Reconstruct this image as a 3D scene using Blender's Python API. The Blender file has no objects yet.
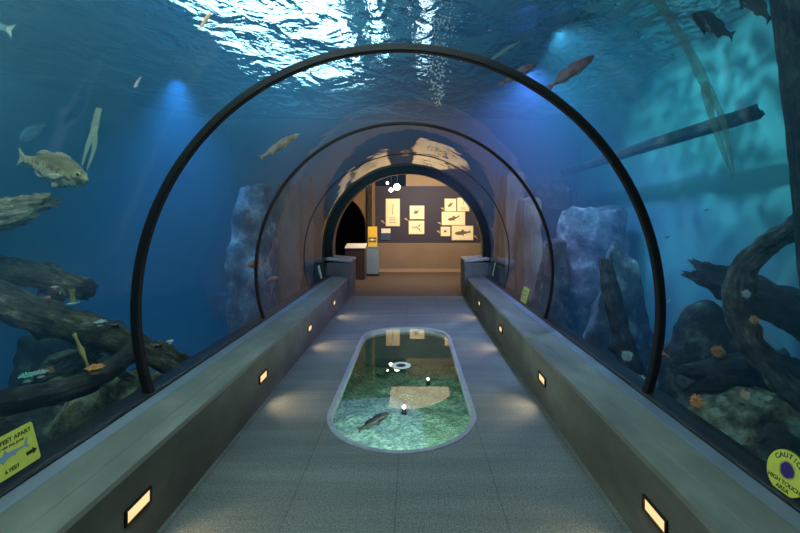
import bpy, bmesh, math, random
from mathutils import Vector, Matrix, noise

random.seed(7)
PI = math.pi
SC = bpy.context.scene
COL = SC.collection

# ------------------------------------------------------------------ camera
CAM = Vector((0.085, 0.0, 1.5))
F, CX, CY = 400.0, 412.0, 222.0
cd = bpy.data.cameras.new('camera')
cam = bpy.data.objects.new('camera', cd)
COL.objects.link(cam)
cam.location = CAM
cam.rotation_euler = (PI / 2, 0, 0)
cd.sensor_width = 36.0
cd.lens = 36.0 * F / 800.0
cd.shift_x = -(CX - 400.0) / 800.0
cd.shift_y = -(266.5 - CY) / 800.0
cd.clip_start = 0.05
cd.clip_end = 200
SC.camera = cam


def P(px, py, d):
    return Vector((CAM.x + (px - CX) / F * d, d, CAM.z - (py - CY) / F * d))


AX = Vector((0.0, 0.0, 0.956))      # tunnel axis (x, -, z)
R = 1.62                            # inside radius of the acrylic
CURB = 1.15                         # inner face of the kerbs
SURF = 3.70                         # water level
XL, XR, YF, YB = -7.0, 3.65, -3.0, 8.6
ZB = -1.8


def on_glass(px, py, r=R - 0.004):
    dx, dz = (px - CX) / F, -(py - CY) / F
    ox, oz = CAM.x - AX.x, CAM.z - AX.z
    a = dx * dx + dz * dz
    b = 2 * (ox * dx + oz * dz)
    c = ox * ox + oz * oz - r * r
    t = (-b + math.sqrt(b * b - 4 * a * c)) / (2 * a)
    return Vector((CAM.x + dx * t, t, CAM.z + dz * t))


# ------------------------------------------------------------------ materials
def new_mat(name):
    m = bpy.data.materials.new(name)
    m.use_nodes = True
    nt = m.node_tree
    nt.nodes.clear()
    out = nt.nodes.new('ShaderNodeOutputMaterial')
    return m, nt, out


def N(nt, kind, **kw):
    n = nt.nodes.new(kind)
    for k, v in kw.items():
        if k in n.inputs:
            n.inputs[k].default_value = v
        else:
            setattr(n, k, v)
    return n


def ramp(nt, stops, fac):
    r = nt.nodes.new('ShaderNodeValToRGB')
    el = r.color_ramp.elements
    while len(el) < len(stops):
        el.new(0.5)
    for e, (p, c) in zip(el, stops):
        e.position = p
        e.color = (c[0], c[1], c[2], 1)
    nt.links.new(fac, r.inputs['Fac'])
    return r


def mottled(name, stops, scale=4.0, rough=0.8, bump=0.3, detail=8, stretch=(1, 1, 1), bscale=None, spec=0.3, bdist=0.02):
    m, nt, out = new_mat(name)
    L = nt.links.new
    tc = N(nt, 'ShaderNodeTexCoord')
    mp = N(nt, 'ShaderNodeMapping')
    mp.inputs['Scale'].default_value = stretch
    L(tc.outputs['Object'], mp.inputs['Vector'])
    n1 = N(nt, 'ShaderNodeTexNoise', Scale=scale, Detail=detail, Roughness=0.62)
    L(mp.outputs['Vector'], n1.inputs['Vector'])
    r = ramp(nt, stops, n1.outputs['Fac'])
    b = N(nt, 'ShaderNodeBsdfPrincipled', Roughness=rough)
    b.inputs['Specular IOR Level'].default_value = spec
    L(r.outputs['Color'], b.inputs['Base Color'])
    if bump:
        n2 = N(nt, 'ShaderNodeTexNoise', Scale=bscale or scale * 4, Detail=6, Roughness=0.7)
        L(mp.outputs['Vector'], n2.inputs['Vector'])
        bp = N(nt, 'ShaderNodeBump', Strength=bump, Distance=bdist)
        L(n2.outputs['Fac'], bp.inputs['Height'])
        L(bp.outputs['Normal'], b.inputs['Normal'])
    L(b.outputs['BSDF'], out.inputs['Surface'])
    return m


def plain(name, col, rough=0.6, metal=0.0, spec=0.4):
    m, nt, out = new_mat(name)
    L = nt.links.new
    b = N(nt, 'ShaderNodeBsdfPrincipled', Roughness=rough, Metallic=metal)
    b.inputs['Specular IOR Level'].default_value = spec
    n = N(nt, 'ShaderNodeTexNoise', Scale=30.0, Detail=3)
    mx = N(nt, 'ShaderNodeMix', data_type='RGBA')
    tc = N(nt, 'ShaderNodeTexCoord')
    L(tc.outputs['Object'], n.inputs['Vector'])
    r = ramp(nt, [(0.3, [c * 0.93 for c in col]), (0.7, [min(1, c * 1.05) for c in col])], n.outputs['Fac'])
    L(r.outputs['Color'], b.inputs['Base Color'])
    L(b.outputs['BSDF'], out.inputs['Surface'])
    nt.nodes.remove(mx)
    return m


def glow(name, col, strength):
    m, nt, out = new_mat(name)
    e = N(nt, 'ShaderNodeEmission', Strength=strength)
    e.inputs['Color'].default_value = (*col, 1)
    nt.links.new(e.outputs[0], out.inputs['Surface'])
    return m


def acrylic_mat(name, strength=1.0, wavy=0.0, f0=0.035):
    """clear sheet: passes light, mirrors by Schlick's curve"""
    m, nt, out = new_mat(name)
    L = nt.links.new
    lw = N(nt, 'ShaderNodeLayerWeight', Blend=0.5)
    pw = N(nt, 'ShaderNodeMath', operation='POWER')
    pw.inputs[1].default_value = 5.0
    L(lw.outputs['Facing'], pw.inputs[0])
    ma = N(nt, 'ShaderNodeMath', operation='MULTIPLY_ADD')
    ma.inputs[1].default_value = (1 - f0) * strength
    ma.inputs[2].default_value = f0 * strength
    L(pw.outputs[0], ma.inputs[0])
    tr = N(nt, 'ShaderNodeBsdfTransparent')
    tr.inputs['Color'].default_value = (0.96, 0.985, 0.99, 1)
    gl = N(nt, 'ShaderNodeBsdfGlossy', Roughness=0.0)
    if wavy:
        tc = N(nt, 'ShaderNodeTexCoord')
        n = N(nt, 'ShaderNodeTexNoise', Scale=2.2, Detail=2)
        L(tc.outputs['Object'], n.inputs['Vector'])
        bp = N(nt, 'ShaderNodeBump', Strength=wavy, Distance=0.02)
        L(n.outputs['Fac'], bp.inputs['Height'])
        L(bp.outputs['Normal'], gl.inputs['Normal'])
    mx = N(nt, 'ShaderNodeMixShader')
    L(ma.outputs[0], mx.inputs['Fac'])
    L(tr.outputs[0], mx.inputs[1])
    L(gl.outputs[0], mx.inputs[2])
    L(mx.outputs[0], out.inputs['Surface'])
    return m


def clear_mat(name):
    m, nt, out = new_mat(name)
    tr = N(nt, 'ShaderNodeBsdfTransparent')
    tr.inputs['Color'].default_value = (0.97, 0.99, 1.0, 1)
    nt.links.new(tr.outputs[0], out.inputs['Surface'])
    return m


def carpet_mat():
    m, nt, out = new_mat('grey blue carpet')
    L = nt.links.new
    tc = N(nt, 'ShaderNodeTexCoord')
    n1 = N(nt, 'ShaderNodeTexNoise', Scale=2.2, Detail=5, Roughness=0.6)
    n2 = N(nt, 'ShaderNodeTexNoise', Scale=90.0, Detail=3, Roughness=0.7)
    mp = N(nt, 'ShaderNodeMapping')
    mp.inputs['Scale'].default_value = (0.25, 3.0, 1)
    L(tc.outputs['Object'], mp.inputs['Vector'])
    L(mp.outputs['Vector'], n1.inputs['Vector'])
    L(tc.outputs['Object'], n2.inputs['Vector'])
    r1 = ramp(nt, [(0.3, (0.14, 0.16, 0.155)), (0.7, (0.22, 0.24, 0.225))], n1.outputs['Fac'])
    r2 = ramp(nt, [(0.32, (0.5, 0.5, 0.5)), (0.68, (1.25, 1.25, 1.25))], n2.outputs['Fac'])
    mx = N(nt, 'ShaderNodeMix', data_type='RGBA', blend_type='MULTIPLY')
    mx.inputs['Factor'].default_value = 1.0
    L(r1.outputs['Color'], mx.inputs['A'])
    L(r2.outputs['Color'], mx.inputs['B'])
    # seams between the carpet lengths
    bk = N(nt, 'ShaderNodeTexBrick', Scale=1.0)
    bk.offset = 0.0
    bk.inputs['Brick Width'].default_value = .56
    bk.inputs['Row Height'].default_value = 1.75
    bk.inputs['Mortar Size'].default_value = .004
    bk.inputs['Color1'].default_value = (1, 1, 1, 1)
    bk.inputs['Color2'].default_value = (.95, .95, .95, 1)
    bk.inputs['Mortar'].default_value = (.68, .68, .68, 1)
    L(tc.outputs['Object'], bk.inputs['Vector'])
    m2 = N(nt, 'ShaderNodeMix', data_type='RGBA', blend_type='MULTIPLY')
    m2.inputs['Factor'].default_value = 1.0
    L(mx.outputs['Result'], m2.inputs['A'])
    L(bk.outputs['Color'], m2.inputs['B'])
    mx = m2
    # woven ribs
    w = N(nt, 'ShaderNodeTexWave', Scale=24.0, Distortion=1.5, Detail=2.0)
    w.bands_direction = 'X'
    L(tc.outputs['Object'], w.inputs['Vector'])
    ad = N(nt, 'ShaderNodeMath', operation='ADD')
    L(w.outputs['Fac'], ad.inputs[0])
    L(n2.outputs['Fac'], ad.inputs[1])
    bp = N(nt, 'ShaderNodeBump', Strength=0.5, Distance=0.006)
    L(ad.outputs[0], bp.inputs['Height'])
    b = N(nt, 'ShaderNodeBsdfPrincipled', Roughness=0.75)
    b.inputs['Specular IOR Level'].default_value = 0.25
    L(mx.outputs['Result'], b.inputs['Base Color'])
    L(bp.outputs['Normal'], b.inputs['Normal'])
    L(b.outputs['BSDF'], out.inputs['Surface'])
    return m


def water_surface_mat():
    m, nt, out = new_mat('rippled water surface')
    L = nt.links.new
    tc = N(nt, 'ShaderNodeTexCoord')
    mp = N(nt, 'ShaderNodeMapping')
    mp.inputs['Scale'].default_value = (1.3, 1.0, 1.0)
    mp.inputs['Rotation'].default_value = (0, 0, 0.35)
    L(tc.outputs['Object'], mp.inputs['Vector'])
    hs = []
    for sc_, det, dist, amp in ((1.5, 2.0, .8, WAVE), (6.0, 2.0, 1.2, WAVE * .16)):
        n1 = N(nt, 'ShaderNodeTexNoise', Scale=sc_, Detail=det, Roughness=0.5, Distortion=dist)
        L(mp.outputs['Vector'], n1.inputs['Vector'])
        k = N(nt, 'ShaderNodeMath', operation='MULTIPLY')
        k.inputs[1].default_value = amp
        L(n1.outputs['Fac'], k.inputs[0])
        hs.append(k)
    ad = N(nt, 'ShaderNodeMath', operation='ADD')
    L(hs[0].outputs[0], ad.inputs[0])
    L(hs[1].outputs[0], ad.inputs[1])
    bp = N(nt, 'ShaderNodeBump', Strength=1.0, Distance=1.0)
    L(ad.outputs[0], bp.inputs['Height'])
    gl = N(nt, 'ShaderNodeBsdfGlass', Roughness=0.0, IOR=WIOR)
    gl.inputs['Color'].default_value = (0.9, 0.97, 1.0, 1)
    L(bp.outputs['Normal'], gl.inputs['Normal'])
    L(gl.outputs[0], out.inputs['Surface'])
    return m


WAVE, WIOR = 0.20, 1.075

M = {}
M['carpet'] = carpet_mat()
M['concrete'] = mottled('cast concrete', [(0.34, (0.095, 0.09, 0.072)), (0.5, (0.145, 0.138, 0.112)), (0.68, (0.24, 0.23, 0.195))], 1.6, 0.75, 0.25, stretch=(1, 0.6, 1), bscale=30, bdist=0.004)
M['ledge'] = mottled('smooth kerb cap', [(0.34, (0.095, 0.105, 0.088)), (0.5, (0.135, 0.145, 0.122)), (0.66, (0.2, 0.21, 0.18))], 2.6, 0.55, 0.15, stretch=(1, 0.5, 1), bscale=40, bdist=0.003)
M['lip'] = mottled('painted blue grey metal lip', [(0.3, (0.12, 0.15, 0.19)), (0.7, (0.17, 0.21, 0.26))], 3, 0.45, 0.1)
M['black'] = plain('black rubber seal', (0.012, 0.012, 0.014), 0.4)
M['portal'] = plain('dark teal painted steel', (0.009, 0.014, 0.015), 0.35)
M['reveal'] = mottled('grey green reveal', [(0.3, (0.12, 0.14, 0.13)), (0.7, (0.18, 0.2, 0.19))], 3, 0.6, 0.1)
M['acrylic'] = acrylic_mat('clear acrylic inner face', 1.0, 0.25)
M['acrylic_out'] = clear_mat('clear acrylic wet face')
M['floor_glass'] = acrylic_mat('floor window glass', 1.0, 0.0, 0.05)
def bark(name, stops, stretch=(9.0, 0.55), bump=1.0):
    """wood whose cracks and pale streaks run along the log's length"""
    m, nt, out = new_mat(name)
    L = nt.links.new
    uv = N(nt, 'ShaderNodeUVMap')
    tc = N(nt, 'ShaderNodeTexCoord')
    mp = N(nt, 'ShaderNodeMapping')
    mp.inputs['Scale'].default_value = (stretch[0], stretch[1] * 6, 1)
    L(uv.outputs[0], mp.inputs['Vector'])
    n1 = N(nt, 'ShaderNodeTexNoise', Scale=2.6, Detail=9, Roughness=.68, Distortion=.5)
    L(mp.outputs[0], n1.inputs['Vector'])
    n2 = N(nt, 'ShaderNodeTexNoise', Scale=7.0, Detail=6, Roughness=.7)
    L(tc.outputs['Object'], n2.inputs['Vector'])
    mx = N(nt, 'ShaderNodeMath', operation='MULTIPLY_ADD')
    mx.inputs[1].default_value = .55
    L(n1.outputs['Fac'], mx.inputs[0])
    hm = N(nt, 'ShaderNodeMath', operation='MULTIPLY')
    hm.inputs[1].default_value = .45
    L(n2.outputs['Fac'], hm.inputs[0])
    L(hm.outputs[0], mx.inputs[2])
    r = ramp(nt, stops, mx.outputs[0])
    b = N(nt, 'ShaderNodeBsdfPrincipled', Roughness=.85)
    b.inputs['Specular IOR Level'].default_value = .2
    bp = N(nt, 'ShaderNodeBump', Strength=bump, Distance=.05)
    L(mx.outputs[0], bp.inputs['Height'])
    L(r.outputs['Color'], b.inputs['Base Color'])
    L(bp.outputs['Normal'], b.inputs['Normal'])
    L(b.outputs['BSDF'], out.inputs['Surface'])
    return m


M['wood'] = bark('waterlogged wood', [(0.36, (0.012, 0.012, 0.008)), (0.48, (0.045, 0.04, 0.025)), (0.56, (0.11, 0.10, 0.06)), (0.66, (0.36, 0.33, 0.23))])
M['greywood'] = bark('grey weathered wood', [(0.36, (0.015, 0.015, 0.015)), (0.48, (0.065, 0.065, 0.06)), (0.56, (0.15, 0.15, 0.135)), (0.66, (0.42, 0.42, 0.38))])
M['darkwood'] = bark('dark sunken timber', [(0.36, (0.008, 0.009, 0.010)), (0.5, (0.03, 0.03, 0.03)), (0.64, (0.09, 0.09, 0.08))])
M['palewood'] = bark('bleached driftwood', [(0.36, (0.06, 0.055, 0.03)), (0.5, (0.24, 0.22, 0.14)), (0.64, (0.55, 0.52, 0.38))])
M['rock'] = mottled('grey tank rock', [(0.36, (0.025, 0.035, 0.04)), (0.48, (0.085, 0.105, 0.115)), (0.56, (0.16, 0.19, 0.2)), (0.66, (0.46, 0.51, 0.5))], 3.2, 0.9, 1.0, bscale=9, bdist=0.06)
M['darkrock'] = mottled('dark encrusted rock', [(0.36, (0.012, 0.016, 0.014)), (0.5, (0.045, 0.052, 0.042)), (0.58, (0.08, 0.09, 0.07)), (0.68, (0.24, 0.26, 0.21))], 5, 0.9, 1.0, bscale=11, bdist=0.05)
M['greenrock'] = mottled('green mossy rock', [(0.34, (0.03, 0.035, 0.018)), (0.47, (0.15, 0.15, 0.085)), (0.56, (0.34, 0.32, 0.2)), (0.66, (0.32, 0.46, 0.37))], 8, 0.9, 1.0, bscale=16, bdist=0.04)
M['brownrock'] = mottled('rust brown rock', [(0.3, (0.10, 0.07, 0.05)), (0.5, (0.22, 0.16, 0.12)), (0.7, (0.32, 0.26, 0.22))], 2.2, 0.9, 0.9, stretch=(1, 1, 0.35), bscale=8, bdist=0.05)
M['sand'] = mottled('tank gravel', [(0.3, (0.10, 0.16, 0.14)), (0.6, (0.25, 0.33, 0.30))], 30, 0.95, 0.6)
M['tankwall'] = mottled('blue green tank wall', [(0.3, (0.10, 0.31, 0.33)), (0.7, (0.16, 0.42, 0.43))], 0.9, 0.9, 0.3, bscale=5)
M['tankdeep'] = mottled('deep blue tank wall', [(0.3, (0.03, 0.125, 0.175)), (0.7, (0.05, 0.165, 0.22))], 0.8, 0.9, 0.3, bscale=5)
M['water_top'] = water_surface_mat()


def volume_mat():
    m, nt, out = new_mat('sea water')
    L = nt.links.new
    s = N(nt, 'ShaderNodeVolumeScatter', Density=0.075, Anisotropy=0.3)
    s.inputs['Color'].default_value = (0.20, 0.60, 1.0, 1)
    a = N(nt, 'ShaderNodeVolumeAbsorption', Density=0.16)
    a.inputs['Color'].default_value = (0.0, 0.62, 0.80, 1)
    ad = N(nt, 'ShaderNodeAddShader')
    L(s.outputs[0], ad.inputs[0])
    L(a.outputs[0], ad.inputs[1])
    L(ad.outputs[0], out.inputs['Volume'])
    return m


# ------------------------------------------------------------------ object helpers
def tag(o, label=None, cat=None, group=None, kind=None):
    if label: o['label'] = label
    if cat: o['category'] = cat
    if group: o['group'] = group
    if kind: o['kind'] = kind
    return o


def thing(name, label, cat, loc=(0, 0, 0), group=None, rot=None):
    o = bpy.data.objects.new(name, None)
    o.empty_display_size = 0.1
    COL.objects.link(o)
    o.location = loc
    if rot is not None:
        o.rotation_euler = rot
    return tag(o, label, cat, group)


def obj(name, bm, mat, parent=None, smooth=True, sharp=None):
    me = bpy.data.meshes.new(name)
    bmesh.ops.recalc_face_normals(bm, faces=bm.faces[:])
    if sharp:
        for e in bm.edges:
            if len(e.link_faces) == 2 and e.calc_face_angle(0) > sharp:
                e.smooth = False
    bm.to_mesh(me)
    bm.free()
    for m in (mat if isinstance(mat, (list, tuple)) else [mat]):
        me.materials.append(m)
    if smooth:
        for p in me.polygons:
            p.use_smooth = True
    o = bpy.data.objects.new(name, me)
    COL.objects.link(o)
    if parent is not None:
        o.parent = parent
    return o


def box(bm, lo, hi, bevel=0.0):
    lo, hi = Vector(lo), Vector(hi)
    g = bmesh.ops.create_cube(bm, size=1.0)
    vs = g['verts']
    for v in vs:
        v.co = Vector([lo[i] + (v.co[i] + 0.5) * (hi[i] - lo[i]) for i in range(3)])
    if bevel:
        es = list({e for v in vs for e in v.link_edges})
        bmesh.ops.bevel(bm, geom=es, offset=bevel, segments=2, profile=0.5, affect='EDGES')
    return bm


def boxbm(lo, hi, bevel=0.0):
    return box(bmesh.new(), lo, hi, bevel)


def extrude_profile(bm, pts, y0, y1, cap=True):
    """closed (x, z) outline swept from y0 to y1"""
    a = [bm.verts.new((x, y0, z)) for x, z in pts]
    b = [bm.verts.new((x, y1, z)) for x, z in pts]
    n = len(pts)
    for i in range(n):
        bm.faces.new((a[i], a[(i + 1) % n], b[(i + 1) % n], b[i]))
    if cap:
        bm.faces.new(a)
        bm.faces.new(list(reversed(b)))
    return bm


def frames(path):
    """parallel-transport frames along a polyline"""
    T = []
    for i in range(len(path)):
        a = path[max(0, i - 1)]
        b = path[min(len(path) - 1, i + 1)]
        T.append((b - a).normalized())
    up = Vector((0, 0, 1)) if abs(T[0].z) < 0.9 else Vector((1, 0, 0))
    n = (up - T[0] * up.dot(T[0])).normalized()
    out = []
    for t in T:
        n = (n - t * n.dot(t)).normalized()
        out.append((t, n, t.cross(n)))
    return out


def smooth_path(pts, rad, steps):
    """Catmull-Rom through points with radii"""
    n = len(pts)
    path, rr = [], []
    for i in range(n - 1):
        p0, p1, p2, p3 = pts[max(0, i - 1)], pts[i], pts[i + 1], pts[min(n - 1, i + 2)]
        for k in range(steps):
            t = k / steps
            path.append(0.5 * ((2 * p1) + (p2 - p0) * t + (2 * p0 - 5 * p1 + 4 * p2 - p3) * t * t + (3 * p1 - p0 - 3 * p2 + p3) * t ** 3))
            rr.append(rad[i] * (1 - t) + rad[i + 1] * t)
    path.append(pts[-1].copy())
    rr.append(rad[-1])
    return path, rr


def tube_bm(path, rr, seg=12, bm=None, cap=True):
    bm = bm or bmesh.new()
    rings = []
    for p, r, (t, n, b) in zip(path, rr, frames(path)):
        rings.append([bm.verts.new(p + (n * math.cos(a) + b * math.sin(a)) * r) for a in [2 * PI * k / seg for k in range(seg)]])
    for i in range(len(rings) - 1):
        for k in range(seg):
            bm.faces.new((rings[i][k], rings[i][(k + 1) % seg], rings[i + 1][(k + 1) % seg], rings[i + 1][k]))
    if cap:
        bm.faces.new(rings[0])
        bm.faces.new(list(reversed(rings[-1])))
    return bm


def log_bm(pts, rad, seed=0, rough=0.16, jag=0.5, seg=28, steps=18, knots=0, squash=1.0):
    """gnarled log: barky ridges along the grain, broken jagged ends"""
    rnd = random.Random(seed)
    path, rr = smooth_path([Vector(p) for p in pts], rad, steps)
    base = path[0].copy()
    bm = bmesh.new()
    fr = frames(path)
    ridge = [rnd.uniform(-1, 1) for _ in range(seg)]
    ridge = [(ridge[i - 1] + 2 * ridge[i] + ridge[(i + 1) % seg]) / 4 for i in range(seg)]
    ks = [(rnd.uniform(0.15, 0.85) * len(path), rnd.uniform(0, seg), rnd.uniform(0.3, 0.6)) for _ in range(knots)]
    jagA = [rnd.uniform(0, 1) ** 2 for _ in range(seg)]
    jagB = [rnd.uniform(0, 1) ** 2 for _ in range(seg)]
    rings = []
    L = len(path)
    for i, (p, r, (t, n, b)) in enumerate(zip(path, rr, fr)):
        ring = []
        for k in range(seg):
            a = 2 * PI * k / seg + 0.25 * math.sin(i * 0.11 + seed)
            d = n * math.cos(a) + b * math.sin(a) * squash
            q = p + d * r
            h = noise.fractal(q * (1.1 / max(r, 0.04)) * 0.6 + Vector((seed, 0, 0)), 0.8, 2.0, 4)
            g = noise.noise(Vector((math.cos(a) * 3, math.sin(a) * 3, i * 0.06 + seed * 3.1)))
            f = 1 + rough * (0.8 * h + 0.9 * ridge[k] + 0.9 * g)
            for (ki, kk, kh) in ks:
                dd = ((i - ki) / 2.2) ** 2 + (min(abs(k - kk), seg - abs(k - kk)) / 2.0) ** 2
                f += kh * math.exp(-dd)
            off = Vector((0, 0, 0))
            if i == 0: off = -t * r * jag * 2.2 * jagA[k]
            elif i == L - 1: off = t * r * jag * 2.2 * jagB[k]
            ring.append(bm.verts.new(p + d * r * f + off))
        rings.append(ring)
    for i in range(L - 1):
        for k in range(seg):
            bm.faces.new((rings[i][k], rings[i][(k + 1) % seg], rings[i + 1][(k + 1) % seg], rings[i + 1][k]))
    ul = bm.loops.layers.uv.new('grain')
    acc = [0.0]
    for i in range(1, L):
        acc.append(acc[-1] + (path[i] - path[i - 1]).length)
    pos = {v: (k / seg, acc[i]) for i, ring in enumerate(rings) for k, v in enumerate(ring)}
    for f in bm.faces:
        us = [pos[l.vert][0] for l in f.loops]
        wrap = max(us) - min(us) > .5
        for l in f.loops:
            u, v = pos[l.vert]
            l[ul].uv = (u + 1 if wrap and u < .5 else u, v)
    for ring, p, s in ((rings[0], path[0], 1), (rings[-1], path[-1], -1)):
        c = bm.verts.new(p + fr[0 if s == 1 else -1][0] * s * 0.3 * rr[0 if s == 1 else -1])
        for k in range(seg):
            bm.faces.new((ring[k], ring[(k + 1) % seg], c))
    return bm


def rock_bm(size, seed=0, sub=5, rough=0.22, planes=9, freq=1.3, flat=False):
    """blocky boulder: sphere cut by random planes, then fractal relief"""
    rnd = random.Random(seed)
    bm = bmesh.new()
    bmesh.ops.create_icosphere(bm, subdivisions=sub, radius=1.0)
    pl = []
    for _ in range(planes):
        n = Vector((rnd.gauss(0, 1), rnd.gauss(0, 1), rnd.gauss(0, 0.8))).normalized()
        pl.append((n, rnd.uniform(0.62, 0.86)))
    if flat:
        pl += [(Vector((0, 0, 1)), .70), (Vector((1, 0, .1)).normalized(), .74), (Vector((-1, 0, .1)).normalized(), .74), (Vector((0, -1, 0)), .74)]
    sv = Vector((seed * 7.3, seed * 1.7, seed * 3.9))
    S = Vector(size)
    mn = min(size)
    for v in bm.verts:
        c = v.co.copy() * 1.18
        for n, d in pl:
            e = c.dot(n) - d
            if e > 0:
                c -= n * e * 0.92
        q = Vector((c.x * S.x, c.y * S.y, c.z * S.z))
        h = noise.fractal(q * freq * 1.6 + sv, 0.75, 2.1, 7)
        rdg = 1 - abs(noise.noise(q * freq * 2.3 + sv * 0.5)) * 2
        v.co = q + v.co.normalized() * (rough * mn * (0.75 * h + 0.28 * rdg))
    return bm


def rock(px, top, d, size, label, mat, seed, bottom=None, group=None, name='boulder', rough=0.3, planes=9, freq=1.3, rz=0.0, flat=False):
    """boulder whose top shows at (px, top) when it stands d metres off"""
    p = P(px, top, d)
    bm = rock_bm(size, seed, rough=rough, planes=planes, freq=freq, flat=flat)
    bmesh.ops.rotate(bm, verts=bm.verts[:], cent=(0, 0, 0), matrix=Matrix.Rotation(rz, 3, 'Z'))
    zt = max(v.co.z for v in bm.verts)
    o = obj(name, bm, mat)
    o.location = (p.x, p.y, p.z - zt)
    tag(o, label, 'rock', group)
    return o


def log(pts, rad, label, mat, seed, cat='log', name='log', **kw):
    pts = [Vector(p) for p in pts]
    c = sum(pts, Vector()) / len(pts)
    bm = log_bm([p - c for p in pts], rad, seed, **kw)
    o = obj(name, bm, mat)
    o.location = c
    tag(o, label, cat)
    return o


# ------------------------------------------------------------------ fish
def fish_mat(name, back, side, belly, spots=None, scale=9.0, half=0.07):
    m, nt, out = new_mat(name)
    L = nt.links.new
    tc = N(nt, 'ShaderNodeTexCoord')
    sp = N(nt, 'ShaderNodeSeparateXYZ')
    L(tc.outputs['Object'], sp.inputs[0])
    n = N(nt, 'ShaderNodeTexNoise', Scale=scale, Detail=4, Roughness=0.6)
    L(tc.outputs['Object'], n.inputs['Vector'])
    mr = N(nt, 'ShaderNodeMapRange')
    mr.inputs['From Min'].default_value = -half
    mr.inputs['From Max'].default_value = half
    L(sp.outputs['Z'], mr.inputs['Value'])
    ad = N(nt, 'ShaderNodeMath', operation='MULTIPLY_ADD')
    ad.inputs[1].default_value = 0.45
    L(n.outputs['Fac'], ad.inputs[0])
    sb = N(nt, 'ShaderNodeMath', operation='ADD')
    sb.inputs[1].default_value = -0.22
    L(mr.outputs[0], sb.inputs[0])
    L(sb.outputs[0], ad.inputs[2])
    r = ramp(nt, [(0.12, belly), (0.5, side), (0.85, back)], ad.outputs[0])
    v = N(nt, 'ShaderNodeTexVoronoi', Scale=scale * 9)
    L(tc.outputs['Object'], v.inputs['Vector'])
    bp = N(nt, 'ShaderNodeBump', Strength=0.25, Distance=0.003)
    L(v.outputs['Distance'], bp.inputs['Height'])
    b = N(nt, 'ShaderNodeBsdfPrincipled', Roughness=0.5)
    b.inputs['Specular IOR Level'].default_value = 0.3
    last = r.outputs['Color']
    if spots:
        n3 = N(nt, 'ShaderNodeTexNoise', Scale=scale * 1.1, Detail=2)
        L(tc.outputs['Object'], n3.inputs['Vector'])
        r3 = ramp(nt, [(0.52, (0, 0, 0)), (0.6, (1, 1, 1))], n3.outputs['Fac'])
        mx = N(nt, 'ShaderNodeMix', data_type='RGBA')
        L(r3.outputs['Color'], mx.inputs['Factor'])
        L(last, mx.inputs['A'])
        mx.inputs['B'].default_value = (*spots, 1)
        last = mx.outputs['Result']
    L(last, b.inputs['Base Color'])
    L(bp.outputs['Normal'], b.inputs['Normal'])
    L(b.outputs['BSDF'], out.inputs['Surface'])
    return m


PROFILES = {   # (s, half height, half width, centre offset) in body lengths
    'rockfish': [(0, .012, .008, -.01), (.03, .045, .028, -.008), (.08, .085, .05, -.004), (.16, .128, .072, 0), (.27, .158, .085, .004), (.40, .165, .085, .004), (.55, .142, .072, .002), (.68, .105, .052, 0), (.78, .068, .032, 0), (.86, .046, .020, 0), (.90, .044, .014, 0)],
    'slim': [(0, .008, .008, 0), (.03, .026, .022, 0), (.09, .050, .038, 0), (.2, .072, .055, 0), (.34, .085, .060, 0), (.5, .080, .055, 0), (.65, .062, .042, 0), (.78, .040, .026, 0), (.87, .028, .014, 0), (.9, .028, .010, 0)],
    'eel': [(0, .008, .008, 0), (.04, .026, .022, 0), (.12, .040, .032, 0), (.3, .046, .036, 0), (.5, .043, .032, 0), (.7, .033, .022, 0), (.85, .022, .012, 0), (.9, .020, .008, 0)],
}
M['eye'] = plain('fish eye', (0.01, 0.01, 0.012), 0.15)
M['iris'] = plain('fish iris', (0.45, 0.36, 0.12), 0.3)


def fin_bm(outline, axis_y, bendf, thick=0.008, rows=4):
    """tapered closed fin from an outline in the x-z plane"""
    bm = bmesh.new()
    cx = sum(p[0] for p in outline) / len(outline)
    cz = sum(p[1] for p in outline) / len(outline)
    for s in (1, -1):
        c = bm.verts.new((cx, axis_y + bendf(cx) + s * thick, cz))
        ring = [bm.verts.new((x, axis_y + bendf(x) + s * thick * 0.12, z)) for x, z in outline]
        for i in range(len(ring)):
            bm.faces.new((c, ring[i], ring[(i + 1) % len(ring)]))
    bmesh.ops.remove_doubles(bm, verts=bm.verts[:], dist=thick * 0.3)
    bmesh.ops.subdivide_edges(bm, edges=bm.edges[:], cuts=1, use_grid_fill=True)
    return bm


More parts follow.
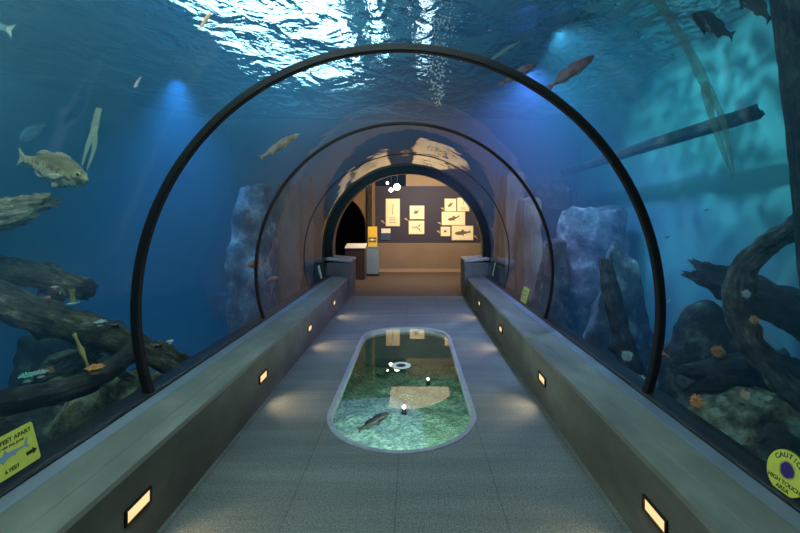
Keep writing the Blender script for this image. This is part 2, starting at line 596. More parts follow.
def fish(nose, tail, label, body_mat, fin_mat, kind='rockfish', bend=0.05, roll=0.0, name='rockfish', group=None, cat='fish', tall=1.0):
    nose, tail = Vector(nose), Vector(tail)
    fwd = nose - tail
    Ln = fwd.length
    fwd.normalize()
    up = Vector((0, 0, 1))
    side = up.cross(fwd).normalized()
    upv = fwd.cross(side)
    rm = Matrix((fwd, side, upv)).transposed()
    rm = rm @ Matrix.Rotation(roll, 3, 'X')
    root = thing(name, label, cat, (nose + tail) / 2, group, rm.to_euler())
    prof = PROFILES[kind]

    def bendf(x):
        s = 0.5 - x / Ln
        return bend * Ln * (math.sin((s - 0.15) * 3.2) * s)

    def at(s):
        for a, b in zip(prof, prof[1:]):
            if a[0] <= s <= b[0]:
                t = (s - a[0]) / (b[0] - a[0])
                return [a[i] + (b[i] - a[i]) * t for i in range(4)]
        return list(prof[-1])
    bm = bmesh.new()
    seg, rows = 20, 30
    rings = []
    for i in range(rows + 1):
        s = 0.9 * (i / rows) ** 1.15
        _, hh, hw, oz = at(s)
        # soften the profile
        a, b2 = at(max(0, s - .025)), at(min(.9, s + .025))
        hh = (hh * 2 + a[1] + b2[1]) / 4 * tall
        hw = (hw * 2 + a[2] + b2[2]) / 4
        x = (0.5 - s) * Ln
        rings.append([bm.verts.new((x, bendf(x) + math.cos(t) * hw * Ln * (1 - 0.22 * max(0, -math.sin(t))), (oz + math.sin(t) * hh) * Ln)) for t in [2 * PI * k / seg for k in range(seg)]])
    for i in range(rows):
        for k in range(seg):
            bm.faces.new((rings[i][k], rings[i][(k + 1) % seg], rings[i + 1][(k + 1) % seg], rings[i + 1][k]))
    bm.faces.new(rings[0])
    bm.faces.new(rings[-1])
    obj('body', bm, body_mat, root)

    def X(s): return (0.5 - s) * Ln

    def top(s): return (at(s)[1] * tall * 0.9 + at(s)[3]) * Ln

    def bot(s): return (-at(s)[1] * tall * 0.9 + at(s)[3]) * Ln
    h = at(.35)[1] * tall * Ln
    # tail
    tb = at(.9)[1] * tall * Ln
    sp = max(h * 0.72, tb * 2.2)
    obj('tail_fin', fin_bm([(X(.87), tb * .8), (X(.91), tb * 1.1), (X(.97), sp * .8), (X(1.0), sp), (X(.985), sp * .45), (X(.97), 0), (X(.985), -sp * .45), (X(1.0), -sp), (X(.97), -sp * .8), (X(.91), -tb * 1.1), (X(.87), -tb * .8)], 0, bendf, Ln * .004), fin_mat, root)
    # dorsal: spiny front lobe, soft rear lobe
    ks = [.24 + .03 * i for i in range(18)]
    up_ = []
    for i, s in enumerate(ks):
        t = i / 17
        e = .16 + (0.10 * math.sin(min(1, t / .6) * PI) if t < .6 else 0) + (0.30 * math.sin((t - .6) / .4 * PI) ** 0.7 if t >= .6 else 0)
        sp_ = 0.10 * (i % 2) if t < .5 else 0
        up_.append((X(s + .012), top(s) + h * (0.05 + .75 * e + sp_ * (e > 0.1))))
    obj('dorsal_fin', fin_bm([(X(ks[0]), top(ks[0]) - h * .1)] + up_ + [(X(ks[-1]), top(ks[-1]) - h * .05)] + [(X(s), top(s) - h * .12) for s in (.6, .45, .33)], 0, bendf, Ln * .004), fin_mat, root)
    obj('anal_fin', fin_bm([(X(.6), bot(.6) + h * .12), (X(.62), bot(.6) - h * .2), (X(.69), bot(.69) - h * .42), (X(.75), bot(.74) - h * .25), (X(.76), bot(.76) + h * .05)], 0, bendf, Ln * .003), fin_mat, root)
    for sgn in (1, -1):
        w = at(.26)[2] * Ln
        pf = fin_bm([(X(.25), -h * .16), (X(.27), -h * .38), (X(.33), -h * .58), (X(.40), -h * .55), (X(.42), -h * .32), (X(.37), -h * .14), (X(.3), -h * .05)], 0, lambda x: 0.0, Ln * .003)
        for v in pf.verts:
            k = max(0, (X(.25) - v.co.x))
            v.co.y = sgn * (w * .93 + k * 0.25 + abs(v.co.y)) + bendf(v.co.x)
        obj('pectoral_fin', pf, fin_mat, root)
        vf = fin_bm([(X(.32), bot(.32) + h * .15), (X(.34), bot(.34) - h * .22), (X(.43), bot(.42) - h * .34), (X(.45), bot(.44) - h * .1), (X(.40), bot(.4) + h * .12)], 0, lambda x: 0.0, Ln * .003)
        for v in vf.verts:
            v.co.y += sgn * w * .45 + bendf(v.co.x)
        obj('pelvic_fin', vf, fin_mat, root)
        es = .085
        e = at(es)
        eb = bmesh.new()
        er = h * .125
        bmesh.ops.create_uvsphere(eb, u_segments=14, v_segments=10, radius=er)
        bmesh.ops.translate(eb, verts=eb.verts[:], vec=(X(es), sgn * (e[2] * Ln * .80) + bendf(X(es)), e[1] * tall * Ln * .42))
        ey = obj('eye', eb, M['eye'], root)
        ib = bmesh.new()
        bmesh.ops.create_uvsphere(ib, u_segments=14, v_segments=10, radius=er * 1.25)
        for v in ib.verts:
            v.co.y *= .55
        bmesh.ops.translate(ib, verts=ib.verts[:], vec=(X(es), sgn * (e[2] * Ln * .76) + bendf(X(es)), e[1] * tall * Ln * .42))
        obj('iris', ib, M['iris'], ey)
    return root


# ------------------------------------------------------------------ sea life
def anemone(p, size, label, stalk_mat, tent_mat, seed=0, tilt=(0, 0, 1), n=90, tall=0.55, group=None):
    size *= .85
    rnd = random.Random(seed)
    root = thing('sea_anemone', label, 'anemone', p, group)
    t = Vector(tilt).normalized()
    q = Vector((0, 0, 1)).rotation_difference(t)
    h = size * 0.9 * tall
    pts = [q @ Vector((0, 0, z * h)) for z in (-0.25, 0.1, 0.4, 0.75, 1.0)]
    path, rr = smooth_path(pts, [size * .42, size * .33, size * .28, size * .34, size * .48], 5)
    obj('column', tube_bm(path, rr, 16), stalk_mat, root)
    bm = bmesh.new()
    for i in range(n):
        a = 2 * PI * i * 0.618 * 1.0
        r0 = size * .46 * math.sqrt((i + .5) / n)
        sp = r0 / (size * .46)
        ln = size * rnd.uniform(.22, .5)
        d = Vector((math.cos(a) * (0.15 + sp * 1.1), math.sin(a) * (0.15 + sp * 1.1), 1.05 - 1.1 * sp)).normalized()
        b = Vector((math.cos(a) * r0, math.sin(a) * r0, h))
        w = Vector((rnd.uniform(-.2, .2), rnd.uniform(-.2, .2), rnd.uniform(-.3, .1))) * ln
        pp, r2 = smooth_path([b - d * ln * .1, b + d * ln * .5, b + d * ln + w], [size * .075, size * .06, size * .03], 3)
        tube_bm([q @ x for x in pp], r2, 6, bm)
    obj('tentacles', bm, tent_mat, root)
    return root


def ribbon_bm(pts, wid, normal, thick=0.006, wave=0.15, seed=0):
    path, ww = smooth_path([Vector(p) for p in pts], wid, 12)
    bm = bmesh.new()
    prev = None
    L = len(path)
    normal = Vector(normal).normalized()
    cols = 6
    for i, p in enumerate(path):
        a, b = path[max(0, i - 1)], path[min(L - 1, i + 1)]
        t = (b - a).normalized()
        s = t.cross(normal).normalized()
        n = s.cross(t)
        row = []
        for side in (1, -1):
            for k in range(cols + 1):
                u = (k / cols * 2 - 1) * side
                ruf = wave * ww[i] * math.sin(i * 0.55 + seed + u * 1.5) * abs(u)
                row.append(bm.verts.new(p + s * u * ww[i] + n * (ruf + side * thick * (1 - .8 * abs(u)))))
        if prev:
            m = len(row)
            for k in range(m):
                bm.faces.new((prev[k], prev[(k + 1) % m], row[(k + 1) % m], row[k]))
        else:
            bm.faces.new(row)
        prev = row
    bm.faces.new(list(reversed(prev)))
    return bm


def text(body, size, mat, parent, mtx, name='lettering', align='CENTER', extrude=0.0004, squeeze=1.0, bold=.02):
    cu = bpy.data.curves.new(name, 'FONT')
    cu.body = body
    cu.size = size
    cu.align_x = align
    cu.align_y = 'CENTER'
    cu.extrude = extrude
    cu.offset = size * bold
    tmp = bpy.data.objects.new(name + '_curve', cu)
    COL.objects.link(tmp)
    dg = bpy.context.evaluated_depsgraph_get()
    me = bpy.data.meshes.new_from_object(tmp.evaluated_get(dg))
    bpy.data.objects.remove(tmp)
    bpy.data.curves.remove(cu)
    me.materials.clear()
    me.materials.append(mat)
    for v in me.vertices:
        v.co.x *= squeeze
        v.co = mtx @ v.co
    o = bpy.data.objects.new(name, me)
    COL.objects.link(o)
    o.parent = parent
    return o


# ================================================================== TUNNEL
RINGS = [2.475, 4.38, 6.33]
A0 = math.asin(-0.318)               # lower ends of the acrylic arch
arch = [A0 + (PI - 2 * A0) * i / 96 for i in range(97)]


def arch_pts(r):
    return [(AX.x + r * math.cos(a), AX.z + r * math.sin(a)) for a in arch]


spans = [(-2.9, RINGS[0]), (RINGS[0], RINGS[1]), (RINGS[1], RINGS[2]), (RINGS[2], 8.05)]
pane_labels = ['clear curved acrylic panel nearest the camera, in front of the thick black ring',
               'clear curved acrylic panel between the thick black ring and the next thin ring',
               'clear curved acrylic panel between the two thin dark rings',
               'clear curved acrylic panel beside the exhibit room opening']
for i, (y0, y1) in enumerate(spans):
    bm = bmesh.new()
    inner, outer = arch_pts(R), arch_pts(R + 0.06)
    rows = [y0 + 0.004, y1 - 0.004]
    vi = [[bm.verts.new((x, y, z)) for x, z in inner] for y in rows]
    vo = [[bm.verts.new((x, y, z)) for x, z in outer] for y in rows]
    n = len(inner)
    for k in range(n - 1):
        f = bm.faces.new((vi[0][k], vi[0][k + 1], vi[1][k + 1], vi[1][k])); f.material_index = 0
        f = bm.faces.new((vo[0][k], vo[1][k], vo[1][k + 1], vo[0][k + 1])); f.material_index = 1
        for r_ in (0, 1):
            f = bm.faces.new((vi[r_][k], vo[r_][k], vo[r_][k + 1], vi[r_][k + 1])); f.material_index = 1
    for k in (0, n - 1):
        f = bm.faces.new((vi[0][k], vi[1][k], vo[1][k], vo[0][k])); f.material_index = 1
    o = obj('window_%d' % (i + 1), bm, [M['acrylic'], M['acrylic_out']], sharp=.6)
    tag(o, pane_labels[i], kind='structure')


def arch_ring(y, r0, r1, w, mat, name, label, full=False):
    bm = bmesh.new()
    aa = [2 * PI * i / 128 for i in range(128)] if full else arch
    prof = [(r0 + .006, -w / 2), (r0, -w / 2 + .006), (r0, w / 2 - .006), (r0 + .006, w / 2), (r1, w / 2), (r1, -w / 2)]
    rings = [[bm.verts.new((AX.x + r * math.cos(a), y + dy, AX.z + r * math.sin(a))) for r, dy in prof] for a in aa]
    m = len(prof)
    for i in range(len(rings) if full else len(rings) - 1):
        j = (i + 1) % len(rings)
        for k in range(m):
            bm.faces.new((rings[i][k], rings[i][(k + 1) % m], rings[j][(k + 1) % m], rings[j][k]))
    if not full:
        bm.faces.new(rings[0]); bm.faces.new(list(reversed(rings[-1])))
    o = obj(name, bm, mat, smooth=False)
    return tag(o, label, kind='structure')


arch_ring(RINGS[0], R - .022, R + .024, .045, M['black'], 'trim_1', 'thick black ring joint arching over the tunnel, nearest the camera')
arch_ring(RINGS[1], R - .014, R + .018, .036, M['black'], 'trim_2', 'thin black ring joint arching over the middle of the tunnel')
arch_ring(RINGS[2], R - .006, R + .012, .03, M['black'], 'trim_3', 'thin dark ring joint arching close to the exhibit room opening')
arch_ring(8.10, 1.515, R + .06, .12, M['portal'], 'trim_4', 'broad dark round ring framing the exhibit room opening', full=True)
# reveal behind the last ring
bm = bmesh.new()
aa = [2 * PI * i / 96 for i in range(96)]
rr_ = [[bm.verts.new((r * math.cos(a), y, AX.z + r * math.sin(a))) for r, y in ((1.56, 8.14), (1.57, 8.62), (1.75, 8.62), (1.75, 8.14))] for a in aa]
for i in range(96):
    for k in range(4):
        bm.faces.new((rr_[i][k], rr_[i][(k + 1) % 4], rr_[(i + 1) % 96][(k + 1) % 4], rr_[(i + 1) % 96][k]))
tag(obj('trim_5', bm, M['reveal']), 'grey round reveal just inside the dark opening ring', kind='structure')

# kerbs
for s, side in ((-1, 'left'), (1, 'right')):
    pr = [(CURB, -.12), (CURB, .395), (CURB + .012, .412), (CURB + .03, .417), (1.27, .419), (1.274, .416), (1.278, .419), (1.42, .432), (1.42, .30), (1.66, .30), (1.66, -.12)]
    bm = extrude_profile(bmesh.new(), [(s * x, z) for x, z in pr], -2.9, 7.85)
    for f in bm.faces:
        c = f.calc_center_median()
        f.material_index = 1 if c.z > .405 else 0
    o = obj('wall_' + side, bm, [M['concrete'], M['ledge']], smooth=False)
    tag(o, 'low concrete kerb wall along the %s of the walkway with recessed lights' % side, kind='structure')
    pr = [(1.422, .30), (1.422, .432), (1.43, .434), (1.49, .436), (1.503, .434), (1.503, .30)]
    o = obj('trim_%d' % (6 if s < 0 else 7), extrude_profile(bmesh.new(), [(s * x, z) for x, z in pr], -2.9, 8.05), M['lip'], smooth=False)
    tag(o, 'blue grey metal lip along the outer edge of the %s kerb' % side, kind='structure')
    pr = [(1.505, .30), (1.505, .440), (1.512, .446), (1.526, .449), (1.60, .449), (1.66, .435), (1.66, .30)]
    o = obj('trim_%d' % (8 if s < 0 else 9), extrude_profile(bmesh.new(), [(s * x, z) for x, z in pr], -2.9, 8.05), M['black'], smooth=False)
    tag(o, 'black seal strip where the %s acrylic meets the kerb' % side, kind='structure')

# ---- floor with the window opening
WY0, WY1, WR = 2.62, 5.66, 0.545
WXC = 0.005


def stadium(r, n=24, ext=0.0):
    pts = []
    ya, yb = WY0 + WR, WY1 - WR
    for i in range(n + 1):
        a = PI + PI * i / n
        pts.append((WXC + (r) * math.cos(a), ya + r * math.sin(a)))
    for i in range(n + 1):
        a = PI * i / n
        # far end is a flatter, squarer curve
        pts.append((WXC + r * math.copysign(abs(math.cos(a)) ** .8, math.cos(a)), yb + r * abs(math.sin(a)) ** .8))
    return pts


def floor_bm():
    bm = bmesh.new()
    hole = stadium(WR + .032)
    yc = (WY0 + WY1) / 2
    x0, x1, y0, y1 = -CURB - .02, CURB + .02, 1.2, 7.0
    top = []
    outer = []
    for (x, y) in hole:
        dx, dy = x - WXC, y - yc
        ts = []
        if abs(dx) > 1e-9: ts.append(((x1 - WXC) if dx > 0 else (x0 - WXC)) / dx)
        if abs(dy) > 1e-9: ts.append(((y1 - yc) if dy > 0 else (y0 - yc)) / dy)
        t = min(ts)
        outer.append((WXC + dx * t, yc + dy * t))
    # corners
    hv = [bm.verts.new((x, y, 0)) for x, y in hole]
    hb = [bm.verts.new((x, y, -.10)) for x, y in hole]
    ov = [bm.verts.new((x, y, 0)) for x, y in outer]
    n = len(hole)
    for i in range(n):
        j = (i + 1) % n
        a, b = outer[i], outer[j]
        if abs(a[0] - b[0]) > 1e-4 and abs(a[1] - b[1]) > 1e-4:
            cxx = x1 if max(a[0], b[0]) > 0 else x0
            cyy = y1 if max(a[1], b[1]) > yc else y0
            c = bm.verts.new((cxx, cyy, 0))
            bm.faces.new((hv[i], hv[j], ov[j], c, ov[i]))
        else:
            bm.faces.new((hv[i], hv[j], ov[j], ov[i]))
        bm.faces.new((hv[i], hv[j], hb[j], hb[i]))
    for (ya, yb) in ((-2.9, y0), (y1, 8.1)):
        vs = [bm.verts.new(p) for p in ((x0, ya, 0), (x1, ya, 0), (x1, yb, 0), (x0, yb, 0))]
        bm.faces.new(vs)
    return bm


fb = floor_bm()
o = obj('floor', fb, M['carpet'], smooth=False)
for p in o.data.polygons:
    pass
tag(o, 'grey blue ribbed carpet walkway through the tunnel', kind='structure')

# metal rim and glass of the floor window
bm = bmesh.new()
a_, b_ = stadium(WR + .037), stadium(WR + .0)
n = len(a_)
lv = []
for (xo, yo), (xi, yi) in zip(a_, b_):
    lv.append([bm.verts.new((xo, yo, -.02)), bm.verts.new((xo, yo, .006)), bm.verts.new((xi, yi, .006)), bm.verts.new((xi, yi, -.06)), bm.verts.new((xo, yo, -.06))])
for i in range(n):
    j = (i + 1) % n
    for k in range(4):
        bm.faces.new((lv[i][k], lv[j][k], lv[j][k + 1], lv[i][k + 1]))
M['steel'] = mottled('brushed rim', [(0.3, (0.22, 0.24, 0.29)), (0.7, (0.32, 0.34, 0.39))], 12, 0.4, 0.1)
tag(obj('trim_10', bm, M['steel'], smooth=False), 'pale metal rim around the rounded floor window', kind='structure')
bm = bmesh.new()
t_ = [bm.verts.new((x, y, -.004)) for x, y in stadium(WR + .002)]
b2 = [bm.verts.new((x, y, -.044)) for x, y in stadium(WR + .002)]
f = bm.faces.new(t_)
f2 = bm.faces.new(list(reversed(b2))); f2.material_index = 1
for i in range(n):
    j = (i + 1) % n
    f = bm.faces.new((t_[i], t_[j], b2[j], b2[i])); f.material_index = 1
tag(obj('window_5', bm, [M['floor_glass'], M['acrylic_out']], smooth=False), 'rounded glass window set in the walkway floor over green gravel', kind='structure')

# well below the floor window
M['gravel'] = None
m, nt, out = new_mat('green lit gravel')
L = nt.links.new
tc = N(nt, 'ShaderNodeTexCoord')
v = N(nt, 'ShaderNodeTexVoronoi', Scale=34.0)
L(tc.outputs['Object'], v.inputs['Vector'])
n2 = N(nt, 'ShaderNodeTexNoise', Scale=16.0, Detail=5)
L(tc.outputs['Object'], n2.inputs['Vector'])
sp = N(nt, 'ShaderNodeSeparateColor')
L(v.outputs['Color'], sp.inputs[0])
ad = N(nt, 'ShaderNodeMath', operation='MULTIPLY_ADD')
ad.inputs[1].default_value = .5
L(sp.outputs[0], ad.inputs[0]); L(n2.outputs['Fac'], ad.inputs[2])
r = ramp(nt, [(0.4, (0.12, 0.29, 0.19)), (0.75, (0.28, 0.50, 0.35)), (1.0, (0.50, 0.70, 0.52))], ad.outputs[0])
b = N(nt, 'ShaderNodeBsdfPrincipled', Roughness=.9)
bp = N(nt, 'ShaderNodeBump', Strength=.6, Distance=.02)
L(v.outputs['Distance'], bp.inputs['Height'])
L(r.outputs['Color'], b.inputs['Base Color']); L(bp.outputs['Normal'], b.inputs['Normal'])
L(b.outputs[0], out.inputs['Surface'])
M['gravel'] = m
bm = bmesh.new()
nx, ny = 30, 60
g = [[bm.verts.new((-1.09 + 2.18 * i / nx, 1.91 + 5.18 * j / ny, -1.05 + .05 * noise.noise(Vector((i * .35, j * .35, 3))))) for i in range(nx + 1)] for j in range(ny + 1)]
for j in range(ny):
    for i in range(nx):
        bm.faces.new((g[j][i], g[j][i + 1], g[j + 1][i + 1], g[j + 1][i]))
tag(obj('gravel_bed', bm, M['gravel']), 'pale green gravel seen through the floor window', 'gravel', kind='stuff')
bm = bmesh.new()
pts = [(-1.1, 1.9), (1.1, 1.9), (1.1, 7.1), (-1.1, 7.1)]
top = [bm.verts.new((x, y, -.13)) for x, y in pts]
bot = [bm.verts.new((x, y, -1.1)) for x, y in pts]
for i in range(4):
    bm.faces.new((top[i], top[(i + 1) % 4], bot[(i + 1) % 4], bot[i]))
M['well'] = mottled('dark green well side', [(0.3, (0.05, 0.10, 0.10)), (0.7, (0.08, 0.15, 0.14))], 3)
tag(obj('wall_well', bm, M['well']), 'dark green sides of the water well below the floor window', kind='structure')

# ================================================================== TANK
bm = bmesh.new()
box(bm, (XL - .3, YF, ZB - .2), (XR + .3, YB, ZB))
o = obj('floor_tank', bm, M['sand'], smooth=False)
tag(o, 'dark gravel bottom of the fish tank', kind='structure')
# right wall, gently uneven
def wavy_wall(name, pts, z0, z1, mat, label, amp=.05, thick=.25, seed=1):
    bm = bmesh.new()
    path, _ = smooth_path([Vector((x, y, 0)) for x, y in pts], [1] * len(pts), 16)
    nz = 40
    cols = []
    for i, p in enumerate(path):
        cols.append([bm.verts.new((p.x + amp * noise.fractal(Vector((p.x, p.y, z0 + (z1 - z0) * k / nz)) * 1.1 + Vector((seed, 0, 0)), .9, 2, 4), p.y, z0 + (z1 - z0) * k / nz)) for k in range(nz + 1)])
    for i in range(len(cols) - 1):
        for k in range(nz):
            bm.faces.new((cols[i][k], cols[i + 1][k], cols[i + 1][k + 1], cols[i][k + 1]))
    o = obj(name, bm, mat)
    md = o.modifiers.new('thickness', 'SOLIDIFY')
    md.thickness = thick
    md.offset = 1
    return tag(o, label, kind='structure')


ZT = 7.0
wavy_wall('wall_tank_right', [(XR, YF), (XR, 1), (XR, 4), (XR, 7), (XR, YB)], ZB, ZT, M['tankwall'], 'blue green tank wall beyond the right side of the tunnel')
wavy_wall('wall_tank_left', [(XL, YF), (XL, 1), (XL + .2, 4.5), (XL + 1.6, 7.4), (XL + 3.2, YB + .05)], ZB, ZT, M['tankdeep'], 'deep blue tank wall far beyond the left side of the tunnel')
# back wall with the round hole
bm = bmesh.new()
na = 120
angs = sorted([2 * PI * i / na for i in range(na)])
x0, x1, z0, z1 = XL - .3, XR + .3, ZB - .2, ZT
for cxx in (x0, x1):
    for czz in (z0, z1):
        angs.append(math.atan2(czz - AX.z, cxx) % (2 * PI))
angs = sorted(angs)
fi, fo, bi, bo = [], [], [], []
for a in angs:
    c, s = math.cos(a), math.sin(a)
    ts = []
    if abs(c) > 1e-9: ts.append((x1 if c > 0 else x0) / c)
    if abs(s) > 1e-9: ts.append(((z1 if s > 0 else z0) - AX.z) / s)
    t = min(ts)
    for lst, r_, y in ((fi, 1.7, YB), (fo, t, YB), (bi, 1.7, YB + .15), (bo, t, YB + .15)):
        lst.append(bm.verts.new((c * r_, y, AX.z + s * r_)))
for i in range(len(angs)):
    j = (i + 1) % len(angs)
    bm.faces.new((fi[i], fi[j], fo[j], fo[i]))
    bm.faces.new((bi[i], bo[i], bo[j], bi[j]))
    bm.faces.new((fi[i], bi[i], bi[j], fi[j]))
    bm.faces.new((fo[i], fo[j], bo[j], bo[i]))
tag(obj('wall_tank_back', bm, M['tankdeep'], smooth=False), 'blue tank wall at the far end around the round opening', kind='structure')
tag(obj('wall_tank_front', boxbm((XL - .3, YF - .2, ZB), (XR + .3, YF, ZT)), M['tankdeep'], smooth=False), 'tank wall behind the camera', kind='structure')
M['dark'] = plain('dark hall ceiling', (0.03, 0.035, 0.045), .9)
tag(obj('ceiling_tank', boxbm((XL - .3, YF, ZT), (XR + .3, YB, ZT + .2)), M['dark'], smooth=False), 'dark hall ceiling above the water', kind='structure')
# rippled surface
bm = bmesh.new()
step = .07
nx, ny = int((XR - XL) / step), int((YB - YF) / step)
rows = []
for j in range(ny + 1):
    y = YF + (YB - YF) * j / ny
    row = []
    for i in range(nx + 1):
        x = XL + (XR - XL) * i / nx
        z = .012 * math.sin(2.6 * x + 1.1 * y + 2 * noise.noise(Vector((x * .6, y * .6, 1)))) + .010 * math.sin(-1.4 * x + 3.4 * y) + .022 * noise.noise(Vector((x * 1.3, y * 1.3, 5)))
        row.append(bm.verts.new((x, y, SURF + z)))
    rows.append(row)
for j in range(ny):
    for i in range(nx):
        bm.faces.new((rows[j][i], rows[j][i + 1], rows[j + 1][i + 1], rows[j + 1][i]))
tag(obj('water_surface', bm, M['water_top']), 'rippled underside of the water surface with white glints overhead', kind='structure')
# the body of water
pts = [(XL - .1, ZB - .1), (-1.665, ZB - .1), (-1.665, .44)]
pts += [(x, z) for x, z in reversed(arch_pts(R + .075))]
pts += [(1.665, .44), (1.665, ZB - .1), (XR + .1, ZB - .1), (XR + .1, SURF - .07), (XL - .1, SURF - .07)]
bm = extrude_profile(bmesh.new(), pts, YF - .05, YB + .02)
tag(obj('water', bm, volume_mat(), smooth=False), 'hazy blue sea water filling the tank around the tunnel', 'water', kind='stuff')

# bright hall windows above the water, seen torn up by the ripples
M['daylight'] = glow('daylight through hall window', (0.60, 0.90, 1.0), 4.0)
M['lampface'] = glow('hall floodlight face', (0.72, 0.85, 1.0), 2.5)
HW = [(-2.9, -.85, 3.6, 8.5, 'daylight', 'wide bright skylight over the water above the left of the tunnel, behind the white glints'),
      (-.5, -.36, 3.6, 7.4, 'daylight', 'slim bright skylight strip over the water beside the wide one'),
      (.20, .36, 3.6, 8.0, 'lampface', 'slim bright skylight strip over the water behind the sparkling bubbles'),
      (1.55, 1.75, 3.6, 4.6, 'lampface', 'short bright skylight strip over the water behind the violet glow')]
for k, (xa, xb, ya, yb, mm, lab) in enumerate(HW):
    tag(obj('window_%d' % (6 + k), boxbm((xa, ya, 4.12), (xb, yb, 4.16)), M[mm], smooth=False), lab, kind='structure')


# ---- tank lights and added fills
def light(name, kind, loc, target, power, col, size=.1, spot=None, blend=.6, size_y=None):
    ld = bpy.data.lights.new(name, kind)
    ld.energy = power
    ld.color = col
    if kind == 'AREA':
        ld.size = size
        if size_y:
            ld.shape = 'RECTANGLE'; ld.size_y = size_y
    else:
        ld.shadow_soft_size = size
    if spot:
        ld.spot_size = spot
        ld.spot_blend = blend
    o = bpy.data.objects.new(name, ld)
    COL.objects.link(o)
    o.location = loc
    o.rotation_euler = (Vector(target) - Vector(loc)).to_track_quat('-Z', 'Y').to_euler()
    return o


def ripple_gobo(ld, scale=9.0, lo=.35, hi=2.4):
    ld.use_nodes = True
    nt = ld.node_tree
    e = nt.nodes['Emission']
    tc = N(nt, 'ShaderNodeTexCoord')
    n = N(nt, 'ShaderNodeTexNoise', Scale=scale * .6, Detail=1)
    nt.links.new(tc.outputs['Normal'], n.inputs['Vector'])
    mx = N(nt, 'ShaderNodeMix', data_type='RGBA')
    mx.inputs['Factor'].default_value = .12
    nt.links.new(tc.outputs['Normal'], mx.inputs['A'])
    nt.links.new(n.outputs['Color'], mx.inputs['B'])
    v = N(nt, 'ShaderNodeTexVoronoi', Scale=scale, feature='SMOOTH_F1')
    nt.links.new(mx.outputs['Result'], v.inputs['Vector'])
    mr = N(nt, 'ShaderNodeMapRange')
    mr.inputs['From Min'].default_value = .34
    mr.inputs['From Max'].default_value = .75
    mr.inputs['To Min'].default_value = lo
    mr.inputs['To Max'].default_value = hi
    nt.links.new(v.outputs['Distance'], mr.inputs['Value'])
    nt.links.new(mr.outputs[0], e.inputs['Strength'])


light('tank_light_blue', 'SPOT', (-3.2, 5.6, 3.5), (-3.3, 5.7, 0), 720, (.16, .46, 1), .15, math.radians(86), 1.0)
light('tank_fill_far_left', 'SPOT', (-4.8, 4.4, 3.5), (-5.0, 5.2, 0), 48, (.2, .75, 1), .12, math.radians(140), .9)  # unseen fill added to lift the dark left wall
light('tank_fill_near', 'AREA', (-.6, 1.2, 3.5), (-.6, 1.6, 0), 110, (.75, .95, .92), 2.5)  # unseen area light added overhead for walkway, logs and fish
light('tank_fill_left', 'AREA', (-3.2, 1.8, 3.5), (-3.0, 2.4, 0), 46, (.9, .95, .75), 1.2)  # unseen area light added above the frame for the tank's left side
lr = light('tank_light_right', 'SPOT', (1.6, 4.2, 3.5), (3.65, 5.0, .9), 75, (.4, .9, 1), .05, math.radians(150), .7)
ripple_gobo(lr.data, 15, .25, 5.0)
light('tank_fill_right', 'SPOT', (2.2, 5.6, 3.5), (3.5, 4.6, .6), 75, (.4, .95, 1), .25, math.radians(150), .8)  # extra fill added to soften the beam's shadow on the right wall
light('tank_light_violet', 'SPOT', (1.65, 5.2, 3.5), (1.6, 6.2, .6), 560, (.42, .40, 1), .12, math.radians(140), .9)
light('hall_fill', 'AREA', (.2, 5.5, 6.6), (.2, 8.6, 4.4), 60, (.75, .92, 1), 1.5)  # unseen fill added to brighten the wall above the water
for sx in (-1, 1):
    light('well_light', 'AREA', (sx * .92, 3.4, -.55), (sx * .2, 3.9, -1.05), 32, (.78, 1, .82), .3, size_y=.9)

# ================================================================== EXHIBIT ROOM
EY = 12.0
M['navy'] = plain('navy exhibit wall', (0.035, 0.034, 0.062), .8)
M['beige'] = mottled('beige wainscot', [(0.3, (0.19, 0.14, 0.105)), (0.7, (0.23, 0.17, 0.125))], 1.5, .7, .05)
M['tan'] = mottled('tan plaster', [(0.3, (0.16, 0.10, 0.06)), (0.7, (0.2, 0.125, 0.075))], 1.5, .8, .05)
M['brownfloor'] = mottled('brown exhibit carpet', [(0.3, (0.07, 0.05, 0.04)), (0.7, (0.11, 0.082, 0.066))], 40, .8, .3)
tag(obj('floor_exhibit', boxbm((-4, 8.1, -.2), (3.6, EY + 2, 0)), M['brownfloor'], smooth=False), 'brown floor of the exhibit room beyond the tunnel', kind='structure')
tag(obj('wall_back', boxbm((-1.12, EY, 0), (3.6, EY + .15, 2.58)), M['navy'], smooth=False), 'navy exhibit wall hung with cream fish pictures', kind='structure')
tag(obj('wall_back_upper', boxbm((-.1, EY + .02, 2.58), (3.6, EY + .15, 3.3)), M['beige'], smooth=False), 'pale strip of wall above the navy exhibit wall', kind='structure')
tag(obj('trim_11', boxbm((-1.12, EY - .05, .10), (3.6, EY - .001, .87), .006), M['beige'], smooth=False), 'beige wainscot below the cream fish pictures', kind='structure')
M['base'] = plain('pale baseboard', (.36, .25, .18), .5)
tag(obj('baseboard_back', boxbm((-1.12, EY - .07, 0), (3.6, EY - .001, .10), .006), M['base'], smooth=False), 'pale baseboard under the beige wainscot', kind='structure')
tag(obj('wall_exhibit_right', boxbm((3.5, 8.75, 0), (3.6, EY, 3.3)), M['beige'], smooth=False), 'right wall of the exhibit room', kind='structure')
tag(obj('ceiling', boxbm((-4, 8.75, 3.2), (3.6, EY + 2, 3.3)), M['dark'], smooth=False), 'dark ceiling of the exhibit room', kind='structure')
